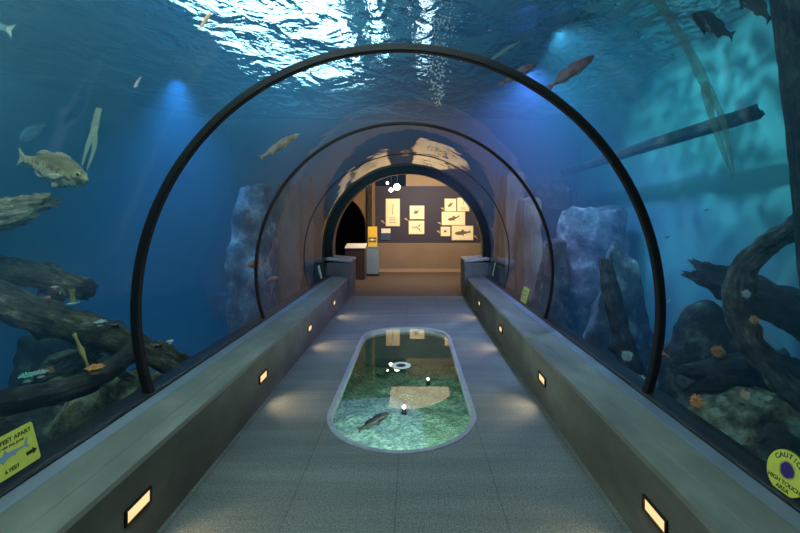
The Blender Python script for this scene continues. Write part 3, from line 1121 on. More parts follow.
# tan wall with an arched doorway to the left of the navy wall
bm = bmesh.new()
na = 24
xc, ra, zs = -2.05, .78, 1.35
inn = [(xc + ra, 0)] + [(xc + ra * math.cos(a), zs + ra * 1.15 * math.sin(a)) for a in [PI * i / na for i in range(na + 1)]] + [(xc - ra, 0)]
out_ = [(-1.0, 0), (-1.0, 3.2), (-4.0, 3.2), (-4.0, 0)]
poly = out_ + list(reversed(inn))
extrude_profile(bm, poly, EY - .35, EY - .2)
tag(obj('wall_exhibit_left', bm, M['tan'], smooth=False), 'tan wall with a dark arched doorway left of the navy wall', kind='structure')
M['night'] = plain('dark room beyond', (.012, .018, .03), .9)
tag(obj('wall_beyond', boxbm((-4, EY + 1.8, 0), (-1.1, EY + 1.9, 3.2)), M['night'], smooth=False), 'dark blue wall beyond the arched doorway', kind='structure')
tag(obj('wall_side', boxbm((-4.1, 8.75, 0), (-4, EY + 1.9, 3.2)), M['tan'], smooth=False), 'far left wall of the exhibit room', kind='structure')
tag(obj('trim_12', boxbm((-1.22, EY - .42, 0), (-1.08, EY - .36, 3.2), .008), M['darkwood'], smooth=False), 'dark post between the tan wall and the navy wall', kind='structure')

# pictures
M['paper'] = mottled('cream picture paper', [(0.3, (.82, .72, .50)), (0.7, (.90, .81, .60))], 3, .8, 0)
M['ink'] = plain('sepia ink', (.16, .11, .07), .8)
M['picframe'] = plain('slim brass picture edge', (.55, .42, .22), .5)


def fish_ink(w, h, tailup=0.0, skeleton=False):
    """small ink drawing of a fish in the x-z plane"""
    bm = bmesh.new()
    n = 20
    up, dn = [], []
    for i in range(n + 1):
        s = i / n
        t = (math.sin(PI * s ** .75) ** .8) * .5 * (1 - .35 * s) + .03
        if s > .86: t += (s - .86) * 2.2
        x = (s - .5) * w
        zc = tailup * h * (s ** 2 - .3)
        up.append(bm.verts.new((x, 0, zc + t * h * .62)))
        dn.append(bm.verts.new((x, 0, zc - t * h * .5)))
    for i in range(n):
        if skeleton and i % 2 and i < 17 and i > 4: continue
        bm.faces.new((up[i], up[i + 1], dn[i + 1], dn[i]))
    vs = [bm.verts.new(p) for p in ((-.12 * w, 0, h * .25), (.02 * w, 0, h * .55), (.14 * w, 0, h * .22))]
    bm.faces.new(vs)
    vs = [bm.verts.new(p) for p in ((-.08 * w, 0, -h * .2), (.06 * w, 0, -h * .22), (.10 * w, 0, -h * .5))]
    bm.faces.new(vs)
    g = bmesh.ops.extrude_face_region(bm, geom=bm.faces[:])
    for e in g['geom']:
        if isinstance(e, bmesh.types.BMVert): e.co.y -= .003
    return bm


pics = [
    (386, 199, 399.5, 226, 'tall cream picture at the left end of the navy wall', None),
    (410, 206, 424, 219, 'small square cream picture with a dark plant sketch, above another near the wall centre', 'plant'),
    (409, 221, 424, 234, 'cream picture of a forked fish tail below the small square one', 'tail'),
    (445, 199, 456, 211, 'small cream picture at the top of the right-hand cluster', 'fish'),
    (457.5, 198, 469, 211, 'cream picture in the top right corner partly hidden by the round opening', None),
    (442, 212, 465, 225, 'wide cream picture of a small dark fish in the middle of the right-hand cluster', 'fish'),
    (441, 227, 450, 236, 'smallest cream picture, at the lower left of the right-hand cluster', 'crab'),
    (452, 226, 473, 240, 'wide cream picture of a big dark fish at the bottom of the right-hand cluster', 'bigfish'),
]
for (a, t, b_, bt, lab, what) in pics:
    p0, p1 = P(a, bt, EY - .03), P(b_, t, EY - .03)
    w, h = p1.x - p0.x, p1.z - p0.z
    root = thing('picture', lab, 'picture', ((p0.x + p1.x) / 2, EY, (p0.z + p1.z) / 2), 'cream fish pictures on the navy wall')
    obj('frame', boxbm((-w / 2 - .012, -.025, -h / 2 - .012), (w / 2 + .012, -.001, h / 2 + .012), .004), M['picframe'], root, smooth=False)
    obj('print', boxbm((-w / 2, -.032, -h / 2), (w / 2, -.026, h / 2)), M['paper'], root, smooth=False)
    ib = None
    if what == 'fish': ib = fish_ink(w * .5, h * .45, .6)
    elif what == 'bigfish': ib = fish_ink(w * .75, h * .5, .25)
    elif what == 'tail':
        ib = bmesh.new()
        for pts_ in (((-.3, .02), (.05, .03), (.3, .36), (.22, .1)), ((-.3, -.02), (.05, -.03), (.3, -.36), (.22, -.1))):
            ib.faces.new([ib.verts.new((x * w, 0, z * h)) for x, z in pts_])
        for i in range(5):
            x = -.3 + .09 * i
            ib.faces.new([ib.verts.new((q * w, 0, z * h)) for q, z in ((x, -.14), (x + .02, -.14), (x + .05, .14), (x + .03, .14))])
    elif what in ('plant', 'crab'):
        ib = bmesh.new()
        for i in range(7):
            a_2 = PI * (i / 6)
            rr2 = .3 if what == 'plant' else .26
            ib.faces.new([ib.verts.new((x * w, 0, z * h)) for x, z in ((0, -.1), (.06 + rr2 * math.cos(a_2) * .5, rr2 * math.sin(a_2) * .5 - .05), (rr2 * math.cos(a_2), rr2 * math.sin(a_2)), (rr2 * math.cos(a_2) * .6 - .03, rr2 * math.sin(a_2) * .6 - .1))])
    if ib is None:
        ib = bmesh.new()
        for i in range(4):
            zz = -.38 + .06 * i
            ib.faces.new([ib.verts.new((x * w, 0, z * h)) for x, z in ((-.25, zz), (.25 - .1 * (i % 2), zz), (.25 - .1 * (i % 2), zz + .015), (-.25, zz + .015))])
        ib.faces.new([ib.verts.new((x * w, 0, z * h)) for x, z in ((-.03, -.05), (.01, -.08), (.04, .3), (.0, .34))])
    io = obj('drawing', ib, M['ink'], root, smooth=False)
    io.location.y = -.0335
# little tan fish casts beside the pictures
M['cast'] = plain('tan cast', (.42, .28, .16), .7)
for (a, t, lab) in ((383, 222, 'small tan fish ornament on the navy wall left of the tall picture'),
                    (406.5, 219.5, 'small tan fish ornament left of the two central pictures'),
                    (443, 209, 'small tan fish ornament beside the top of the right-hand picture cluster'),
                    (440, 223.5, 'small tan fish ornament left of the wide middle picture'),
                    (439, 232, 'small tan fish ornament left of the smallest picture'),
                    (475.5, 237, 'small tan fish ornament right of the big dark fish picture')):
    p = P(a, t, EY - .02)
    fb_ = fish_ink(.13, .10, -.8)
    for v in fb_.verts:
        if v.co.y < -.001: v.co.y = -.03
    o = obj('mounted_fish', fb_, M['cast'], smooth=False)
    o.location = (p.x, EY - .002, p.z)
    tag(o, lab, 'ornament', 'tan fish ornaments on the navy wall')
# small blue and white notice
p0, p1 = P(381, 240, EY), P(390.5, 228.5, EY)
root = thing('wall_sign', 'small notice, white above blue, at the lower left of the navy wall', 'notice', (p0.x, EY, p0.z))
w, h = p1.x - p0.x, p1.z - p0.z
M['white'] = plain('white card', (.8, .78, .72), .7)
M['bluecard'] = plain('blue card', (.03, .07, .16), .7)
obj('white_card', boxbm((.01, -.02, h * .6), (w, -.001, h)), M['white'], root, smooth=False)
obj('blue_card', boxbm((0, -.02, 0), (w, -.001, h * .56)), M['bluecard'], root, smooth=False)

# blue pedestal with the yellow sign
pb = P(372.5, 274, 11.2)
root = thing('pedestal', 'slim blue pedestal holding up a yellow sign in the exhibit room', 'pedestal', (pb.x, 11.2, 0))
M['pedblue'] = mottled('blue grey laminate', [(0.3, (.16, .24, .31)), (0.7, (.2, .29, .36))], 3, .5, 0)
obj('column', boxbm((-.17, -.12, .06), (.17, .12, .78), .01), M['pedblue'], root, smooth=False)
obj('plinth', boxbm((-.19, -.14, 0), (.19, .14, .06), .006), M['darkwood'], root, smooth=False)
obj('top', boxbm((-.18, -.13, .78), (.18, .13, .81), .006), M['pedblue'], root, smooth=False)
M['yellow'] = plain('yellow sign face', (.85, .55, .07), .5)
M['signyellow'] = plain('lime yellow sticker', (.66, .66, .10), .5)
root = thing('sign', 'tall yellow sign standing on the blue pedestal', 'sign', (pb.x, 11.2, .811))
obj('panel', boxbm((-.13, -.012, 0), (.13, .012, .56), .004), M['yellow'], root, smooth=False)
obj('picture_band', boxbm((-.11, -.016, .12), (.11, -.0125, .26)), M['ink'], root, smooth=False)
fi_ = fish_ink(.17, .09)
fo_ = obj('drawing', fi_, M['paper'], root, smooth=False)
fo_.location = (0, -.0165, .19)

# dark reading desk with white top
pb = P(356, 274, 10.6)
root = thing('reading_desk', 'dark brown reading desk with a sloping white top by the doorway', 'desk', (pb.x, 10.6, 0))
M['deskwood'] = mottled('dark brown laminate', [(0.3, (.05, .035, .03)), (0.7, (.08, .06, .05))], 5, .5, .1)
obj('cabinet', boxbm((-.26, -.2, 0), (.26, .2, .80), .01), M['deskwood'], root, smooth=False)
bm = bmesh.new()
box(bm, (-.27, -.22, -.012), (.27, .22, .012), .004)
bmesh.ops.rotate(bm, verts=bm.verts[:], cent=(0, 0, 0), matrix=Matrix.Rotation(.22, 3, 'X'))
bmesh.ops.translate(bm, verts=bm.verts[:], vec=(0, 0, .865))
obj('reading_panel', bm, M['white'], root, smooth=False)

# spotlights on the exhibit ceiling
M['lens'] = glow('spotlight lens', (1, .9, .75), 14)
for (a, t, d, rad, lab) in ((397, 187, 10.8, .085, 'large round glaring spotlight above the tall picture'),
                            (391, 190, 10.9, .055, 'smaller glaring spotlight just left of the large one'),
                            (387.5, 183, 11.0, .035, 'dim small spotlight nearest the ceiling')):
    p = P(a, t, d)
    root = thing('spotlight', lab, 'spotlight', p, 'exhibit spotlights')
    bm = bmesh.new()
    tube_bm([Vector((0, 0, 0)), Vector((0, .03, 0)), Vector((0, .15, .02))], [rad * 1.12, rad * 1.15, rad * .7], 20, bm)
    obj('housing', bm, M['black'], root)
    bm = bmesh.new()
    bmesh.ops.create_uvsphere(bm, u_segments=20, v_segments=12, radius=rad)
    for v in bm.verts: v.co.y *= .3
    obj('lens', bm, M['lens'], root)
    obj('stem', tube_bm([Vector((0, .08, 0)), Vector((0, .08, 3.2 - p.z))], [.012, .012], 8), M['black'], root)
light('exhibit_light', 'AREA', (.4, 10.0, 3.1), (.5, 12, 1.5), 235, (1, .78, .52), 1.6)
light('exhibit_light_low', 'AREA', (.3, 10.4, 3.1), (.3, 10.4, 0), 20, (1, .7, .45), 1.6)

M['cap_lit'] = mottled('cap with top light in its colour', [(0.3, (.36, .35, .31)), (0.7, (.48, .47, .42))], 6, .5, .05)  # cap colour made paler for the light falling on it
# stepped end blocks at the exhibit room
for s, side in ((-1, 'left'), (1, 'right')):
    root = thing('end_block', 'short concrete end block with pale cap at the far end of the %s kerb' % side, 'post', (s * 1.36, 8.0, 0), 'kerb end blocks')
    obj('block', boxbm((-.24, -.14, 0), (.24, .55, .70), .02), M['concrete'], root, smooth=False)
    bm = boxbm((-.25, -.15, .70), (.25, .56, .76), .02)
    for v in bm.verts:
        if s * v.co.x > 0: v.co.z += .04
    obj('cap', bm, M['cap_lit'], root, smooth=False)

# ================================================================== STEP LIGHTS
M['stepglow'] = glow('warm step light lens', (1, .62, .29), 1.35)
M['bronze'] = plain('dark bronze frame', (.035, .028, .022), .4, .6)
ordinal = ['nearest the camera', 'second from the camera', 'third from the camera', 'farthest from the camera']
for s, side in ((-1, 'left'), (1, 'right')):
    for k in range(4):
        y = 1.80 + 1.51 * k if s < 0 else 1.745 + 1.515 * k
        root = thing('step_light', 'recessed warm step light in the %s kerb, %s' % (side, ordinal[k]), 'light', (s * CURB, y, .222), 'recessed step lights in the kerbs')
        bm = bmesh.new()
        for lo, hi in (((-.086, .028), (.086, .036)), ((-.086, -.036), (.086, -.028)), ((-.086, -.028), (-.076, .028)), ((.076, -.028), (.086, .028))):
            xa, xb = sorted((0, -s * .012))
            box(bm, (xa - .002, lo[0], lo[1]), (xb, hi[0], hi[1]), .002)
        obj('frame', bm, M['bronze'], root, smooth=False)
        xa, xb = sorted((-s * .001, -s * .004))
        obj('lens', boxbm((xa, -.076, -.028), (xb, .076, .028)), M['stepglow'], root, smooth=False)
        lo_ = light('lamp', 'SPOT', (s * (CURB - .03), y, .23), (s * (CURB - .32), y, 0), 5.0, (1, .72, .4), .03, math.radians(110), .8)
        lo_.parent = root
        lo_.location = lo_.location - root.location

# ================================================================== SIGNS ON THE ACRYLIC
M['signink'] = plain('black sign ink', (.02, .02, .02), .7)
M['sharkgrey'] = plain('shark blue grey', (.22, .33, .42), .6)
M['virus'] = plain('dark violet ink', (.05, .02, .16), .7)


def sign_frame(p, side):
    """local x = reading direction, y = up along the acrylic, z = towards the viewer"""
    n = Vector((AX.x - p.x, 0, AX.z - p.z)).normalized()
    x = Vector((0, 1, 0)) if side < 0 else Vector((0, -1, 0))
    y = n.cross(x)
    return Matrix((x, y, n)).transposed().to_4x4()


def slab(outline, thick=.002):
    bm = bmesh.new()
    a = [bm.verts.new((x, y, 0)) for x, y in outline]
    b = [bm.verts.new((x, y, thick)) for x, y in outline]
    bm.faces.new(a); bm.faces.new(b)
    for i in range(len(a)):
        bm.faces.new((a[i], a[(i + 1) % len(a)], b[(i + 1) % len(a)], b[i]))
    return bm


def rrect(x0, y0, x1, y1, r=.01):
    pts = []
    for cxx, cyy, a0 in ((x1 - r, y1 - r, 0), (x0 + r, y1 - r, PI / 2), (x0 + r, y0 + r, PI), (x1 - r, y0 + r, 1.5 * PI)):
        pts += [(cxx + r * math.cos(a0 + PI / 2 * i / 5), cyy + r * math.sin(a0 + PI / 2 * i / 5)) for i in range(6)]
    return pts


def flat(pts, thick=.0006):
    return slab(pts, thick)


pa, pbt = on_glass(31, 421, R - .012), on_glass(41, 457, R - .012)
SH = (pa - pbt).length
SW = SH * 1.45
root = thing('distance_sign', 'yellow rectangular distance sign with a shark and arrow on the left acrylic', 'sign')
fm = sign_frame((pa + pbt) / 2, -1)
root.matrix_world = Matrix.Translation((pa + pbt) / 2) @ fm
obj('panel', slab(rrect(-SW, -SH / 2, 0, SH / 2, .012)), M['signyellow'], root, smooth=False)
T = lambda x, y, z=.0024: Matrix.Translation((x, y, z))
u = SH
text('STAY 6 FEET APART', u * .145, M['signink'], root, T(-SW * .5, u * .33), squeeze=1.02)
text('stand with your group', u * .085, M['signink'], root, T(-SW * .47, u * .20))
text('6 FEET', u * .13, M['signink'], root, T(-SW * .5, -u * .36))
ar = [(-.42, -.055), (-.2, -.055), (-.2, -.105), (-.06, 0), (-.2, .105), (-.2, .055), (-.42, .055)]
obj('arrow', flat([(x * u * .8, y * u * .8 - u * .22) for x, y in ar]), M['signink'], root, smooth=False).location.z = .0024
shk = [(-1.28, -.10), (-1.15, -.03), (-.95, .02), (-.86, .03), (-.80, .13), (-.74, .04), (-.5, .02), (-.34, .01), (-.24, .16), (-.20, .15), (-.26, -.01), (-.20, -.07), (-.24, -.08), (-.34, -.03), (-.55, -.06), (-.60, -.11), (-.64, -.07), (-.82, -.11), (-.90, -.18), (-.94, -.11), (-1.1, -.12)]
obj('shark_drawing', flat([(x * u, y * u + .02 * u) for x, y in shk]), M['sharkgrey'], root, smooth=False).location.z = .0024

pc = on_glass(787, 473, R - .012)
root = thing('caution_sign', 'round yellow caution sign with a dark spiky blot on the right acrylic', 'sign')
root.matrix_world = Matrix.Translation(pc) @ sign_frame(pc, 1)
e0, e1 = on_glass(787, 447, R - .012), on_glass(787, 499, R - .012)
CR = (e0 - e1).length / 2 * .93
circ = lambda r_, n_=48: [(r_ * math.cos(2 * PI * i / n_), r_ * math.sin(2 * PI * i / n_)) for i in range(n_)]
obj('panel', slab(circ(CR)), M['signyellow'], root, smooth=False)
bm = bmesh.new()
for i in range(48):
    a, a2 = 2 * PI * i / 48, 2 * PI * (i + 1) / 48
    bm.faces.new([bm.verts.new((r_ * math.cos(q), r_ * math.sin(q), .0024)) for r_, q in ((CR, a), (CR, a2), (CR * .965, a2), (CR * .965, a))])
obj('border', bm, M['signink'], root, smooth=False)
sp_ = []
for i in range(64):
    r_ = CR * (.31 + (.11 if i % 2 else -.02) + random.uniform(-.02, .02))
    sp_.append((r_ * math.cos(2 * PI * i / 64), r_ * math.sin(2 * PI * i / 64) + CR * .12))
obj('blot', flat(sp_), M['virus'], root, smooth=False).location.z = .0024


def arc_text(word, radius, a_mid, size, root, top=True, step=None):
    step = step or size * .74 / radius
    for i, ch in enumerate(word):
        if ch == ' ': continue
        off = (i - (len(word) - 1) / 2) * step
        if top:
            a = a_mid - off
            mt = Matrix.Translation((radius * math.cos(a), radius * math.sin(a), .0024)) @ Matrix.Rotation(a - PI / 2, 4, 'Z')
        else:
            a = a_mid + off
            mt = Matrix.Translation((radius * math.cos(a), radius * math.sin(a), .0024)) @ Matrix.Rotation(a + PI / 2, 4, 'Z')
        text(ch, size, M['signink'], root, mt)


arc_text('CAUTION', CR * .74, PI / 2, CR * .30, root)
text('HIGH TOUCH', CR * .25, M['signink'], root, Matrix.Translation((0, -CR * .47, .0024)))
text('AREA', CR * .25, M['signink'], root, Matrix.Translation((0, -CR * .73, .0024)))

M['paleyellow'] = plain('pale yellow sticker', (.72, .74, .32), .5)
for (px, py, h, w, side, lab) in ((525, 295, .20, .26, 1, 'small yellow sticker on the right acrylic beside the thin middle ring'),
                                  (494, 269, .24, .10, 1, 'narrow pale sticker on the right acrylic by the exhibit opening'),
                                  (320, 272, .24, .12, -1, 'narrow pale sticker on the left acrylic by the exhibit opening')):
    p = on_glass(px, py, R - .012)
    root = thing('sticker', lab, 'sticker')
    root.matrix_world = Matrix.Translation(p) @ sign_frame(p, side)
    obj('panel', slab(rrect(-w / 2, -h / 2, w / 2, h / 2, .01)), M['paleyellow'] if w < .2 else M['signyellow'], root, smooth=False)
    bm = bmesh.new()
    for i in range(3):
        box(bm, (-w * .3, -h * .3 + i * h * .25, .002), (w * .3 - (i % 2) * w * .1, -h * .3 + i * h * .25 + h * .08, .0027))
    box(bm, (-w * .34, -h * .32, .002), (-w * .30, h * .32, .0027))
    obj('text_lines', bm, M['sharkgrey'], root, smooth=False)

# round sticker and glowing balls added for reflected lights in the floor window
p = P(401, 365.3, 4.187)
root = thing('floor_sticker', 'round white ring sticker on the far half of the floor window', 'sticker', (p.x, p.y, -.003))
obj('disc', slab(circ(.104), .002), M['signink'], root, smooth=False)
bm = bmesh.new()
for i in range(48):
    a, a2 = 2 * PI * i / 48, 2 * PI * (i + 1) / 48
    bm.faces.new([bm.verts.new((r_ * math.cos(q), r_ * math.sin(q), .0026)) for r_, q in ((.104, a), (.104, a2), (.052, a2), (.052, a))])
M['ringwhite'] = plain('pale sticker ring', (.72, .78, .55), .6)
obj('ring', bm, M['ringwhite'], root, smooth=False)

M['reflectwhite'] = glow('reflected light glow', (1, .95, .8), 6)  # added glow in place of overhead lights mirrored in the glass
for (px, py, rad, lab) in ((404, 407, .026, 'small bright ball on the gravel imitating a light reflected in the middle of the floor window'),
                           (428, 379, .022, 'smaller bright ball on the gravel imitating a light reflected in the right side of the floor window')):
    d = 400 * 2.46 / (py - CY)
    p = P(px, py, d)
    root = thing('reflected_glow', lab, 'lamp', p, 'added glows below the floor window')
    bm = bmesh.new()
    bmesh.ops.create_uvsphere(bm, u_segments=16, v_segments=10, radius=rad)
    obj('glow_ball', bm, M['reflectwhite'], root)
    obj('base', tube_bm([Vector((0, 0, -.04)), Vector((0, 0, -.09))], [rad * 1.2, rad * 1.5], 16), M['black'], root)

# ================================================================== ROCKS
rock(584, 205, 6.4, (.66, .6, 2.0), 'tall blue grey rock with a square top behind the right acrylic', M['rock'], 11, flat=True, rough=.2)
rock(608, 240, 4.9, (.42, .45, 1.75), 'pale rounded boulder in front of the square topped rock', M['rock'], 4, freq=1.5)
rock(553, 238, 6.0, (.30, .36, 1.7), 'narrow shadowed rock column left of the pale boulder', M['darkrock'], 6, flat=True)
rock(551, 180, 8.0, (.5, .35, .35), 'dark block of rock with a flat top behind the square topped rock', M['darkrock'], 9, rough=.08, flat=True)
rock(512, 172, 7.6, (.26, .45, 1.9), 'brown rock column beside the right of the exhibit opening', M['brownrock'], 13, flat=True)
rock(531, 196, 6.6, (.22, .40, 1.8), 'second brown rock column, right of the first near the opening', M['brownrock'], 15, flat=True)
rock(254, 184, 6.4, (.36, .45, 2.0), 'tall pale blue rock pillar beyond the left acrylic', M['rock'], 17, flat=True)
rock(287, 180, 7.0, (.26, .40, 1.8), 'brown rock column beside the left thin ring', M['brownrock'], 19, flat=True)
rock(304, 176, 7.8, (.22, .35, 1.8), 'brown rock column beside the left of the exhibit opening', M['brownrock'], 21, flat=True)
rock(708, 300, 3.45, (.34, .36, 1.2), 'dark upright boulder under the curved branch on the right', M['darkrock'], 23, freq=2)
rock(735, 390, 2.75, (.46, .34, .5), 'low mossy ledge rock beside the right kerb', M['greenrock'], 25, freq=2.2, flat=True)
rock(778, 430, 2.3, (.27, .25, .4), 'dark mossy rock just behind the caution sign', M['darkrock'], 27, freq=3)
rock(790, 350, 3.3, (.34, .36, .8), 'large shadowed rock at the right edge behind the logs', M['darkrock'], 29, freq=2)
rock(672, 398, 2.8, (.13, .2, .45), 'small encrusted rock at the foot of the thick ring on the right', M['darkrock'], 31, freq=3)
rock(58, 322, 3.9, (.36, .36, .9), 'dark angular rock under the crossing logs on the left', M['darkrock'], 33, freq=1.6, flat=True)
rock(96, 384, 2.8, (.26, .26, .55), 'mossy tan boulder beside the yellow distance sign', M['greenrock'], 35, freq=2.6)
rock(66, 354, 3.2, (.24, .25, .25), 'flat topped pale rock under the left logs', M['greenrock'], 37, freq=3, flat=True)
rock(136, 372, 3.0, (.2, .2, .3), 'small pale rock near the foot of the left ring', M['greenrock'], 39, freq=3, flat=True)
rock(14, 398, 2.7, (.3, .3, .6), 'shadowed rock in the lower left corner of the tank', M['darkrock'], 41, freq=2.5)

# ================================================================== LOGS
log([P(-70, 232, 3.3), P(-10, 213, 3.2), P(48, 201, 3.05)], [.13, .10, .055], 'pale broken driftwood stub at the left edge below the big rockfish', M['palewood'], 3, rough=.35, jag=.7, knots=2)
log([P(-70, 236, 3.1), P(-10, 224, 3.1), P(30, 215, 3.0)], [.09, .08, .04], 'lower splinter of pale driftwood at the left edge', M['palewood'], 5, rough=.4, jag=.8)
log([P(-80, 250, 3.5), P(20, 272, 3.3), P(86, 290, 3.15)], [.10, .105, .085], 'dark log with a rounded broken end pointing right on the left side', M['wood'], 8, rough=.2, jag=.25, knots=3)
log([P(-80, 272, 2.75), P(20, 308, 2.9), P(110, 338, 3.1), P(194, 372, 3.35)], [.10, .11, .11, .08], 'long log slanting down to the left ring', M['wood'], 12, rough=.26, jag=.5, knots=5)
log([P(-60, 410, 2.4), P(30, 397, 2.4), P(90, 382, 2.55), P(140, 350, 3.0)], [.09, .08, .065, .045], 'dark curved timber low on the left', M['darkwood'], 14, rough=.24, jag=.4)
log([P(98, 374, 2.8), P(118, 358, 2.9), P(138, 344, 3.0)], [.035, .032, .03], 'short brown branch beside the orange anemone on the left', M['wood'], 16, cat='branch', name='branch', rough=.3)
log([P(42, 376, 3.0), P(66, 364, 3.05), P(96, 352, 3.1)], [.05, .06, .05], 'broken pale plank lying under the crossing logs on the left', M['greywood'], 43, cat='plank', name='plank', rough=.2, squash=.45, jag=.6)
log([P(104, 372, 3.0), P(124, 380, 2.95), P(152, 392, 2.9)], [.05, .06, .05], 'short broken plank low beside the left thick ring', M['wood'], 45, cat='plank', name='plank', rough=.2, squash=.45, jag=.6)
log([P(606, 262, 4.1), P(616, 310, 3.9), P(630, 360, 3.7), P(644, 410, 3.55)], [.065, .08, .09, .10], 'upright splintered log leaning beside the pale boulder', M['darkwood'], 18, rough=.25, jag=.9, knots=2)
log([P(698, 272, 3.5), P(740, 290, 3.35), P(810, 322, 3.2), P(850, 340, 3.1)], [.09, .15, .16, .16], 'dark thick timber with a ragged end on the right', M['darkwood'], 20, rough=.28, jag=.6, squash=.8, knots=3)
log([P(835, 205, 2.8), P(795, 226, 2.8), P(752, 258, 2.85), P(735, 292, 2.85), P(745, 335, 2.8), P(790, 392, 2.6), P(850, 440, 2.5)], [.05, .062, .07, .08, .075, .07, .07], 'pale curved branch arching over the dark timber on the right', M['greywood'], 22, cat='branch', name='branch', rough=.34, jag=.5, knots=7, steps=16)
log([P(700, 376, 3.0), P(760, 372, 2.95), P(830, 390, 2.9)], [.10, .14, .15], 'dark log lying below the curved branch on the right', M['darkwood'], 24, rough=.24, jag=.8)
log([Vector((3.03, 3.45, 2.44)), Vector((2.99, 5.4, 2.44)), Vector((2.98, 7.6, 2.45))], [.065, .07, .075], 'long straight submerged beam below the surface on the right', M['darkwood'], 26, cat='beam', name='beam', rough=.1, jag=.5)
log([P(779, -60, 2.6), P(787, 0, 2.6), P(801, 110, 2.6), P(812, 230, 2.6), P(836, 480, 2.6), P(850, 700, 2.6)], [.085, .085, .085, .085, .09, .1], 'dark upright timber pile at the right edge', M['darkwood'], 28, cat='post', name='pile', rough=.08)

# ================================================================== FISH
fm1 = fish_mat('olive rockfish skin', (.13, .10, .04), (.46, .40, .21), (.74, .70, .50), spots=(.16, .12, .045), scale=20, half=.09)
fm_fin = fish_mat('olive fin', (.26, .25, .17), (.34, .33, .24), (.46, .45, .36), scale=16)
fd = fish_mat('dark rockfish skin', (.018, .02, .02), (.03, .034, .032), (.06, .062, .055), spots=(.05, .05, .04), scale=8)
fd_fin = fish_mat('dark fin', (.02, .022, .02), (.03, .032, .03), (.045, .045, .04), scale=16)
fr_ = fish_mat('rosy rockfish skin', (.38, .18, .17), (.40, .25, .26), (.5, .42, .45), spots=(.36, .07, .05), scale=7)
fr_fin = fish_mat('red fin', (.6, .18, .12), (.6, .22, .16), (.65, .3, .25), scale=12)
ft = fish_mat('tan fish skin', (.55, .36, .22), (.62, .45, .30), (.75, .65, .5), spots=(.42, .25, .14), scale=8)
fo2 = fish_mat('orange fish skin', (.9, .35, .12), (.95, .5, .25), (1, .7, .5), scale=7)
fte = fish_mat('teal fish skin', (.12, .22, .20), (.18, .30, .27), (.28, .4, .36), scale=7)
fpale = fish_mat('pale fish skin', (.45, .46, .34), (.6, .6, .48), (.75, .75, .68), scale=7)

fish(P(88, 180, 3.0), P(16, 157, 3.1), 'large olive rockfish swimming right at the upper left', fm1, fm_fin, bend=.03, roll=.1, tall=1.05)
fish(P(20, 140, 4.6), P(45, 124, 4.9), 'dim teal rockfish above and behind the large olive one', fte, fte, bend=.05)
fish(P(-48, 10, 3.4), P(17, 33, 3.4), 'fish leaving at the top left corner, only its rear half in view', fte, fpale, bend=.1)
fish(P(211, 12, 2.6), P(198, 30, 2.6), 'small bright orange fish near the surface at upper left', fo2, fo2, kind='slim', bend=.04)
fish(P(299, 134, 4.6), P(259, 158, 4.6), 'slim tan fish rising to the right left of the thin ring', ft, ft, kind='slim', bend=.03)
fish(P(490, 60, 4.3), P(520, 43, 4.3), 'slim pale yellow fish curving below the sparkles', fpale, fpale, kind='eel', bend=.22)
fish(P(537, 63, 3.7), P(500, 85, 3.6), 'reddish fish half hidden behind the thick ring at upper right', fr_, fr_fin, kind='slim', bend=.05)
fish(P(594, 56, 3.5), P(548, 88, 3.5), 'rosy white blotched fish swimming up to the right beside the thick ring', fr_, fr_fin, kind='slim', bend=.05, tall=1.15)
fish(P(692, 14, 3.0), P(735, 36, 3.05), 'dark rockfish swimming left at the top right', fd, fd_fin, bend=-.04, tall=1.1)
fish(P(735, -14, 2.9), P(770, 22, 2.9), 'dark fish cut by the top edge next to the upright pile', fd, fd_fin, bend=.06, tall=1.05)
fish(P(66, 296, 3.05), P(34, 290, 3.3), 'dark fish resting between the two left logs', fd, fr_fin, bend=.08)
fish(P(262, 263, 4.6), P(244, 266, 4.7), 'small pinkish fish just left of the thin ring above the left kerb', fr_, fr_fin, bend=.1)
fish(P(278, 277, 5.2), P(266, 281, 5.2), 'tiny pale fish right of the thin ring above the left kerb', fr_, fr_fin, bend=.1)
fish(P(704, 211, 3.3), P(709, 209, 3.3), 'tiny dark fish before the upper part of the teal wall', fd, fd_fin, name='minnow', kind='slim')
fish(P(665, 238, 3.5), P(671, 236, 3.5), 'tiny dark fish by the light ripples right of the thick ring', fd, fd_fin, name='minnow', kind='slim')
fish(P(671, 299, 3.3), P(666, 304, 3.3), 'tiny pale fish just right of the thick ring', fpale, fpale, name='minnow', kind='slim')
# under the floor window
fish(P(389, 413, 3.75), P(358, 431, 3.45), 'dark fish under the floor window', fd, fd_fin, bend=.03, roll=-.2, kind='slim', tall=1.15)

# ================================================================== ANEMONES, KELP, BUBBLES
M['an_white'] = mottled('pale anemone', [(0.3, (.30, .38, .36)), (0.7, (.66, .74, .70))], 20, .6, 0)
M['an_teal'] = mottled('teal anemone', [(0.3, (.15, .5, .42)), (0.7, (.45, .8, .7))], 20, .6, 0)
M['an_orange'] = mottled('orange anemone', [(0.3, (.62, .22, .07)), (0.7, (.85, .42, .18))], 20, .6, 0)
M['an_tan'] = mottled('tan anemone', [(0.3, (.5, .40, .30)), (0.7, (.75, .65, .55))], 20, .6, 0)
M['kelp'] = mottled('pale kelp', [(0.3, (.38, .44, .26)), (0.7, (.52, .58, .38))], 6, .5, .1)
nt = M['kelp'].node_tree            # thin leaf, half see-through
_o = [n for n in nt.nodes if n.type == 'OUTPUT_MATERIAL'][0]
_b = [n for n in nt.nodes if n.type == 'BSDF_PRINCIPLED'][0]
_t = N(nt, 'ShaderNodeBsdfTransparent')
_m = N(nt, 'ShaderNodeMixShader')
_m.inputs['Fac'].default_value = .36
nt.links.new(_t.outputs[0], _m.inputs[1])
nt.links.new(_b.outputs[0], _m.inputs[2])
